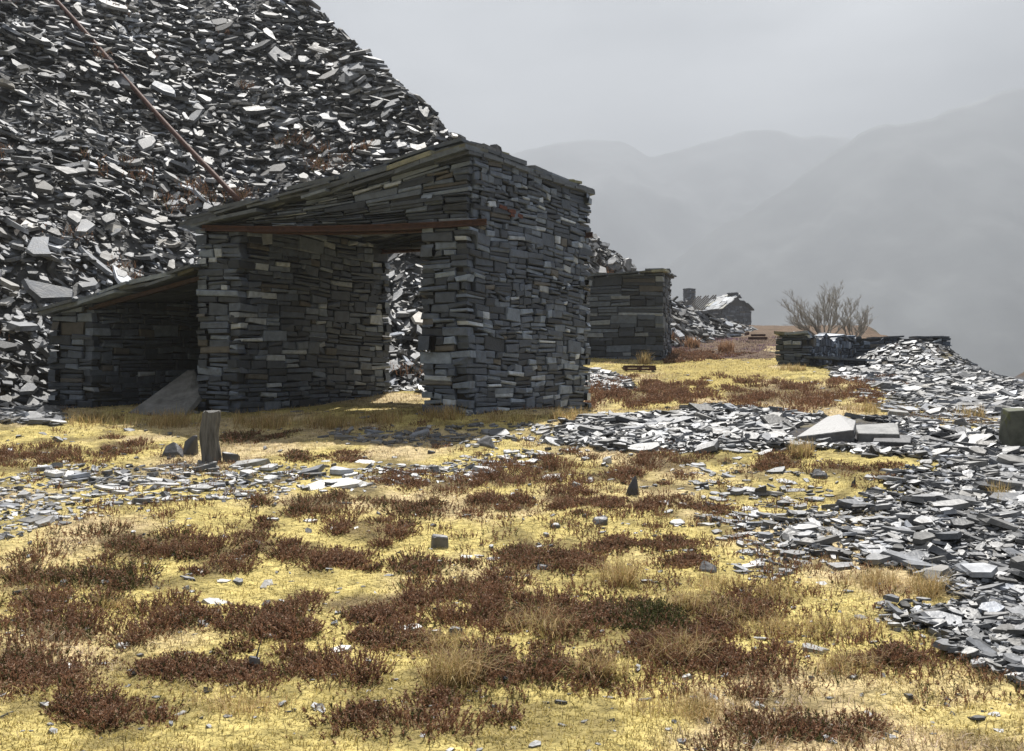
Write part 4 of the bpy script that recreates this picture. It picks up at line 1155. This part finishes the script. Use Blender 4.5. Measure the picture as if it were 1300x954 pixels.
TUFTS = [
 (580, 862, 40, 9, .20, 420, 'mop of fine pale straw grass spilling over the moss'),
 (788, 738, 24, 7, .22, 300, 'tall wispy straw tuft behind the twiggy heather'),
 (760, 858, 26, 8, .17, 220, 'straw tuft filling the gap beside reddish heather'),
 (868, 832, 30, 12, .15, 240, 'pale straw grass between two dark heather clumps'),
 (1019, 578, 19, 5, .20, 220, 'golden straw tuft in front of the ramp like slab'),
 (1180, 752, 28, 9, .17, 300, 'bushy straw tuft on the tongue reaching into the slates'),
 (1112, 742, 45, 10, .12, 300, 'low straw grass spread at the head of the tongue'),
 (1268, 632, 16, 6, .17, 160, 'straw tuft at the edge of the slate slope'),
 (818, 462, 14, 3, .42, 160, 'straw tuft sprouting behind the rusted iron frame'),
 (560, 530, 34, 5, .22, 300, 'straw grass at the foot of the pier beside the bay'),
 (640, 534, 40, 4, .15, 240, 'short grass strip along the foot of the lit side wall'),
 (722, 531, 26, 4, .18, 220, 'grass tuft at the far corner of the side wall'),
 (335, 539, 40, 6, .22, 460, 'tall straw grass against the pier between bay and lean-to'),
 (420, 541, 46, 6, .2, 440, 'straw grass fringe under the dark inner wall'),
 (490, 535, 24, 5, .2, 220, 'straw tuft at the threshold of the bay'),
 (215, 538, 54, 7, .22, 520, 'tall olive and straw grass before the lean-to slab'),
 (120, 536, 40, 6, .18, 300, 'grass fringe at the foot of the lean-to pier'),
 (900, 745, 44, 10, .10, 260, 'soft low straw grass on the moss below the wedge stone'),
 (690, 800, 40, 12, .16, 260, 'straw grass growing through the big heather bush'),
 (925, 780, 46, 10, .11, 260, 'straw grass around the loose row of heather twigs'),
 (1060, 800, 60, 14, .10, 320, 'low dry grass on the straw bank by the slate spread'),
 (1005, 470, 30, 4, .18, 180, 'tan grass at the squared end of the ruined low wall'),
 (1100, 523, 16, 3, .2, 160, 'tan tufty grass on the slope above the big slabs'),
 (1230, 530, 22, 4, .2, 140, 'tan grass tuft among slates near the mossy post'),
 (985, 800, 50, 12, .11, 340, 'fuzzy tan grass left of the pale broad slab'),
 (1000, 755, 45, 9, .09, 300, 'fuzzy tan grass right of the wedge stone below the stacked slates'),
 (870, 770, 40, 9, .12, 300, 'tan grass between the dark green bush and the loose heather row'),
 (1085, 850, 50, 9, .11, 300, 'dry tan grass at the bottom of the straw bank'),
 (560, 820, 34, 10, .12, 240, 'wispy straw above the mop of pale grass'),
 (300, 900, 60, 12, .1, 260, 'short dry grass in the open moss nearest the camera'),
 (880, 905, 70, 14, .12, 320, 'dry grass in front of the greyish brown heather bush'),
 (150, 770, 26, 6, .09, 160, 'small straw patch in the moss above the lone rounded heather bush'),
 (880, 441, 15, 3, .45, 220, 'tall reddish moor grass beside the slate heap foot'),
 (922, 447, 17, 3, .42, 240, 'tall reddish moor grass in the middle of the far pasture'),
]
for k, (tx, ty, rx, ry, hh, n, lab) in enumerate(TUFTS):
    r = np.random.default_rng(700+k)
    c = ground(tx, ty)[0]; D = c[1]
    n = int(n*1.5)
    q = np.sqrt(r.random(n)); t = r.uniform(0, 2*math.pi, n)
    nc_ = 9; cc = r.normal(0, .5, (nc_, 2)); ci = r.integers(0, nc_, n)
    ux = np.where(r.random(n) < .55, cc[ci, 0]+r.normal(0, .12, n), q*np.cos(t)); uy = np.where(r.random(n) < .55, cc[ci, 1]+r.normal(0, .2, n), q*np.sin(t))
    if D > 15: ux *= .55; uy *= .4
    B3 = ground(tx+rx*ux, ty+ry*uy)
    B3 = B3[np.abs(B3[:, 1]-D) < 3.]
    cols = STRAW if ty > 460 else np.array([(.30, .17, .09), (.36, .22, .12), (.26, .14, .08)])
    V_, F_, T_ = blades(B3, hh*r.uniform(.3, 1.1, len(B3)), D, r, cols, lean=.45 if ty < 700 else .8)
    tag(make_mesh('grass_tuft', V_, F_, M_GRASS, T_, loc=c), lab, 'grass tuft', 'dry grass tufts')

# fine ground cover: moss fronds and short dead grass
N = 420000
D = np.exp(rng.uniform(math.log(3.2), math.log(42), N)); X = rng.uniform(-.6, .6, N)*D
n1 = fbm(X*.9, D*.9, 4); n2 = fbm(X*5, D*5, 2)
z = zter(X, D); px, py = pix(X, D, z); dens = slate_density(px, py, 0.)
keep = (rng.random(N) < (1-.97*dens)*np.clip(.75+.9*n2, .25, 1)) & (X < np.interp(D, _ed, _ex))
X, D, z, n1, px, py = X[keep], D[keep], z[keep], n1[keep], px[keep], py[keep]
S = len(X)
L = np.maximum(.016*np.exp(rng.normal(0, .45, S)), D/F*1.27*1.5)*(1+.9*sstep(-.05, .4, n1))
V_, F_, T_ = blades(np.stack([X, D, z-.002], 1), L, D, rng, np.array([(.54, .445, .165), (.48, .395, .14), (.57, .475, .25), (.42, .33, .125), (.24, .2, .07)]), lean=.8, wid=.0022)
st = np.repeat(sstep(-.1, .35, n1), 5)[:, None]*.6
T_ = T_*(1-st)+T_*np.array([1.05, 1.0, 1.9])*st
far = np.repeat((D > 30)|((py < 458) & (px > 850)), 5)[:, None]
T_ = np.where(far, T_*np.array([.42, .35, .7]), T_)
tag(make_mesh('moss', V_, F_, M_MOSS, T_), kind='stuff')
# loose heather sprigs scattered over the moss and on the heap
N = 2400
D = np.exp(rng.uniform(math.log(4.6), math.log(26), N)); X = rng.uniform(-.55, .55, N)*D
z = zter(X, D); px, py = pix(X, D, z)
kp = (slate_density(px, py, 0.) < .5) & (fbm(X*.7+9, D*.7) > -.05) & ~clear(X, D) & (D < 24)
X, D = X[kp], D[kp]
ci = np.repeat(np.arange(len(X)), 14)
Xs = X[ci]+rng.normal(0, .04, len(ci)); Ds = D[ci]+rng.normal(0, .04, len(ci))
base = np.stack([Xs, Ds, zter(Xs, Ds)-.01], 1)
V_, F_, T_ = sprigs(base, np.stack([(Xs-X[ci])*8, (Ds-D[ci])*8, np.ones(len(ci))], 1)+rng.normal(0, .2, (len(ci), 3)), rng.uniform(.02, .085, len(ci)), 9., rng, .12, needles=8)
tag(make_mesh('heather_sprigs', V_, F_, M_HEATHER, T_), kind='stuff')
# heather and dry grass growing in pockets of the heap
HB = []
for k in range(1900):
    s_ = R.uniform(SMAX*.3, SMAX*.85); t_ = R.uniform(.03, .75)
    p = heap(np.array([s_]), np.array([t_]))[0]
    if fbm(np.array([p[0]*.35+50]), np.array([p[1]*.35+p[2]*.3]), 3)[0] > .22: HB.append(p+np.array([0, 0, .09]))
HB = np.array(HB) if HB else np.zeros((0, 3))
if len(HB):
    ci = np.repeat(np.arange(len(HB)), 40); b_ = HB[ci]+rng.normal(0, .16, (len(ci), 3))*np.array([1, 1, .3])
    V_, F_, T_ = sprigs(b_, np.stack([rng.normal(0, .5, len(ci)), rng.normal(0, .5, len(ci)), np.ones(len(ci))], 1), rng.uniform(.12, .32, len(ci)), 24., rng, .15, needles=6)
    tag(make_mesh('heap_vegetation', V_, F_, M_HEATHER, T_), kind='stuff')

# ------------------------------------------------------------------ bare trees
def bare_tree(px, py, D, height, lean, seed, label, stems=6, spread=1.0):
    rt = random.Random(seed)
    g0 = np.array([(px-CX)/F*D, D, 0]); g0[2] = float(zter(g0[0], D))-.1
    e = empty('bare_tree', g0); tag(e, label, 'tree')
    tr = Buf(); cr = Buf(); col = (.42, .40, .365)  # bark paled: distance haze put into its colour
    def grow(p, d, L, rad, depth):
        n = 4; pts = [p]
        for k in range(n):
            d = d+np.array([rt.gauss(0, .1), rt.gauss(0, .1), .05+rt.gauss(0, .06)]); d /= np.linalg.norm(d)
            pts.append(pts[-1]+d*L/n)
        rr = np.linspace(rad, rad*.6, n+1)
        tube(tr if depth == 0 else cr, pts, np.maximum(rr, .004), col, 5 if depth == 0 else 3, cap=False)
        if depth >= 4: return
        for k in range(rt.randint(4, 5) if depth < 3 else rt.randint(3, 5)):
            b = rt.randint(1, n); nd = d+np.array([rt.gauss(-.05, .36), rt.gauss(0, .36), rt.gauss(.1, .2)]); nd /= np.linalg.norm(nd)
            grow(pts[b], nd, L*rt.uniform(.45, .7), rad*.5, depth+1)
    for k in range(stems):
        a = (k+.5)/stems*2-1
        d = np.array([lean+a*.75*spread, rt.gauss(0, .35), 1.0]); d /= np.linalg.norm(d)
        grow(g0+np.array([a*.12, 0, 0]), d, height*.5*rt.uniform(.8, 1.1), .042*height/2.4, 0)
    tr.build('trunk', M_BARK, e, loc=g0); cr.build('crown', M_BARK, e, loc=g0)
bare_tree(1048, 425, 42, 2.45, -.45, 3, 'bare many stemmed tree rising behind the ruined low wall', 8, 2.3)
bare_tree(1082, 425, 41, 1.6, .25, 8, 'low bare shrub right of the bare tree, behind the ruined wall', 6, 1.6)

# ------------------------------------------------------------------ valley and mountains
def sheet(name, x0, x1, y0, y1, z, mat, tint):
    V = np.array([(x0, y0, z), (x1, y0, z), (x1, y1, z), (x0, y1, z)], float)
    o = make_mesh(name, V, [[[0, 1, 2, 3]]], mat, np.broadcast_to(np.array(tint), V.shape)); tag(o, kind='structure'); return o
sheet('valley_floor', -2590, 3190, -140, 2890, E-83.2, M_MOUNT, (.10, .09, .05))
def ridge(D0, D1, sky, seed, gully, tint):
    sx, sy = zip(*sky)
    n, k = 420, 80
    k9 = D0/900; xs = np.linspace(-700, 900, n)*k9
    px_ = CX+F*xs/D0
    zc = (CY-np.interp(px_, sx, sy))/F*D0
    zc = zc+D0*.015*fbm(xs/k9*.012+seed, np.full(n, seed), 7)
    tt = np.concatenate([np.linspace(-.45, 0, 14)[:-1], np.linspace(0, 1, k)])
    TT_, XX_ = np.meshgrid(tt, xs)
    ZC = np.repeat(zc[:, None], len(tt), 1)
    prof = np.where(TT_ < 0, 1+TT_*1.6, (1-TT_)**1.25)
    Y = D0+(D1-D0)*TT_+D0*.03*fbm(XX_/k9*.01+seed, TT_*3, 3)*np.minimum(1, np.abs(TT_)*4)
    Z = -84+(ZC+84)*prof+gully*k9*fbm(XX_/k9*.016+seed*3, TT_*4+XX_/k9*.004, 5)*np.minimum(1, np.abs(TT_)*5)
    V = np.stack([XX_*(1+.0*TT_), Y, Z+E], -1)
    nr, nc = XX_.shape
    i = (np.arange(nr-1)[:, None]*nc+np.arange(nc-1)[None]).ravel()
    c = np.array(tint)*(1+.6*fbm(XX_/k9*.02+seed, TT_*9, 5)[..., None])
    o = make_mesh('mountain', V.reshape(-1, 3), [np.stack([i, i+nc, i+nc+1, i+1], -1)], M_MOUNT, np.clip(c, .01, .5).reshape(-1, 3), True)
    tag(o, kind='structure'); return o
ridge(2200, 1100, [(-2000, 330), (300, 260), (560, 212), (640, 196), (700, 186), (745, 181), (790, 184), (823, 197), (850, 190), (900, 174), (960, 166), (1040, 168), (1100, 175), (1300, 190), (2500, 260)], 2.3, 32, (.13, .135, .14))
ridge(1700, 800, [(-2000, 700), (600, 520), (860, 330), (1000, 235), (1075, 178), (1092, 166), (1112, 152), (1150, 145), (1180, 140), (1210, 133), (1255, 117), (1300, 108), (1450, 85), (2500, 80)], 7.7, 24, (.11, .115, .115))

# ------------------------------------------------------------------ haze
HAZE_D = .001
hb = Buf()
x0, x1, y0, y1, z0, z1 = -2600, 3200, -150, 2900, E-85, E+565
hb.box([(x0, y0, z0), (x1, y0, z0), (x1, y1, z0), (x0, y1, z0), (x0, y0, z1), (x1, y0, z1), (x1, y1, z1), (x0, y1, z1)])
mh = bpy.data.materials.new('haze'); mh.use_nodes = True; nt = mh.node_tree; nt.nodes.clear()
out = nt.nodes.new('ShaderNodeOutputMaterial'); pv = nt.nodes.new('ShaderNodeVolumePrincipled')
pv.inputs['Color'].default_value = (.385, .41, .45, 1); pv.inputs['Density'].default_value = HAZE_D; pv.inputs['Anisotropy'].default_value = .25
nt.links.new(pv.outputs[0], out.inputs['Volume'])
tag(hb.build('haze', mh), kind='stuff')

# ------------------------------------------------------------------ light, sky
sl_ = bpy.data.lights.new('sun', 'SUN'); sl_.energy = 5.0; sl_.angle = math.radians(.6); sl_.color = (1, .965, .91)
so = bpy.data.objects.new('sun', sl_); COL.objects.link(so)
so.rotation_euler = Vector(-SUN).to_track_quat('-Z', 'Y').to_euler()
w = bpy.data.worlds.new('World'); scene.world = w; w.use_nodes = True; nt = w.node_tree; nt.nodes.clear()
N_ = nt.nodes.new; L_ = nt.links.new
wo = N_('ShaderNodeOutputWorld'); bg = N_('ShaderNodeBackground'); bg.inputs['Strength'].default_value = .1
L_(bg.outputs[0], wo.inputs['Surface'])
sky = N_('ShaderNodeTexSky'); sky.sky_type = 'NISHITA'; sky.sun_disc = False; sky.sun_elevation = SUN_EL; sky.sun_rotation = SUN_AZ
tc = N_('ShaderNodeTexCoord')
mp = N_('ShaderNodeMapping'); mp.inputs['Scale'].default_value = (1, 1, 3.); L_(tc.outputs['Generated'], mp.inputs[0])
nz = N_('ShaderNodeTexNoise'); nz.inputs['Scale'].default_value = 2.2; nz.inputs['Detail'].default_value = 4; nz.inputs['Roughness'].default_value = .45; L_(mp.outputs[0], nz.inputs['Vector'])
# the cloud is bright round the hidden sun, grey elsewhere
dp = N_('ShaderNodeVectorMath'); dp.operation = 'DOT_PRODUCT'; L_(tc.outputs['Generated'], dp.inputs[0]); dp.inputs[1].default_value = tuple(SUN)
glow = N_('ShaderNodeMapRange'); glow.interpolation_type = 'SMOOTHSTEP'
glow.inputs[1].default_value = -.5; glow.inputs[2].default_value = 1.; glow.inputs[3].default_value = .55; glow.inputs[4].default_value = 2.7
L_(dp.outputs['Value'], glow.inputs[0])
cn = N_('ShaderNodeMapRange'); cn.inputs[1].default_value = .3; cn.inputs[2].default_value = .7; cn.inputs[1].default_value = .34; cn.inputs[2].default_value = .66; cn.inputs[3].default_value = .15; cn.inputs[4].default_value = 1.85; L_(nz.outputs[0], cn.inputs[0])
mu = N_('ShaderNodeMath'); mu.operation = 'MULTIPLY'; L_(glow.outputs[0], mu.inputs[0]); L_(cn.outputs[0], mu.inputs[1])
cc = N_('ShaderNodeVectorMath'); cc.operation = 'SCALE'; cc.inputs[0].default_value = (.98, .99, 1.0); L_(mu.outputs[0], cc.inputs['Scale'])
mx = N_('ShaderNodeMix'); mx.data_type = 'RGBA'; mx.inputs['Factor'].default_value = .92
L_(sky.outputs[0], mx.inputs['A']); L_(cc.outputs[0], mx.inputs['B']); L_(mx.outputs['Result'], bg.inputs['Color'])

# ------------------------------------------------------------------ camera
cam = bpy.data.cameras.new('camera'); co = bpy.data.objects.new('camera', cam); COL.objects.link(co)
cam.sensor_width = 36; cam.lens = 36*F/1300; cam.clip_end = 5000; cam.clip_start = .05
co.location = (0, 0, E); co.rotation_euler = (math.pi/2, 0, 0)
scene.camera = co
vs = scene.view_settings; vs.view_transform = 'Standard'; vs.look = 'None'; vs.exposure = 1.4; vs.gamma = 1; vs.use_curve_mapping = False
cy = scene.cycles
cy.max_bounces = 5; cy.diffuse_bounces = 3; cy.glossy_bounces = 2; cy.transmission_bounces = 3; cy.transparent_max_bounces = 4; cy.volume_bounces = 1
cy.caustics_reflective = False; cy.caustics_refractive = False
cy.use_denoising = True
try: cy.denoiser = 'OPENIMAGEDENOISE'
except Exception: pass
cy.sample_clamp_indirect = 6
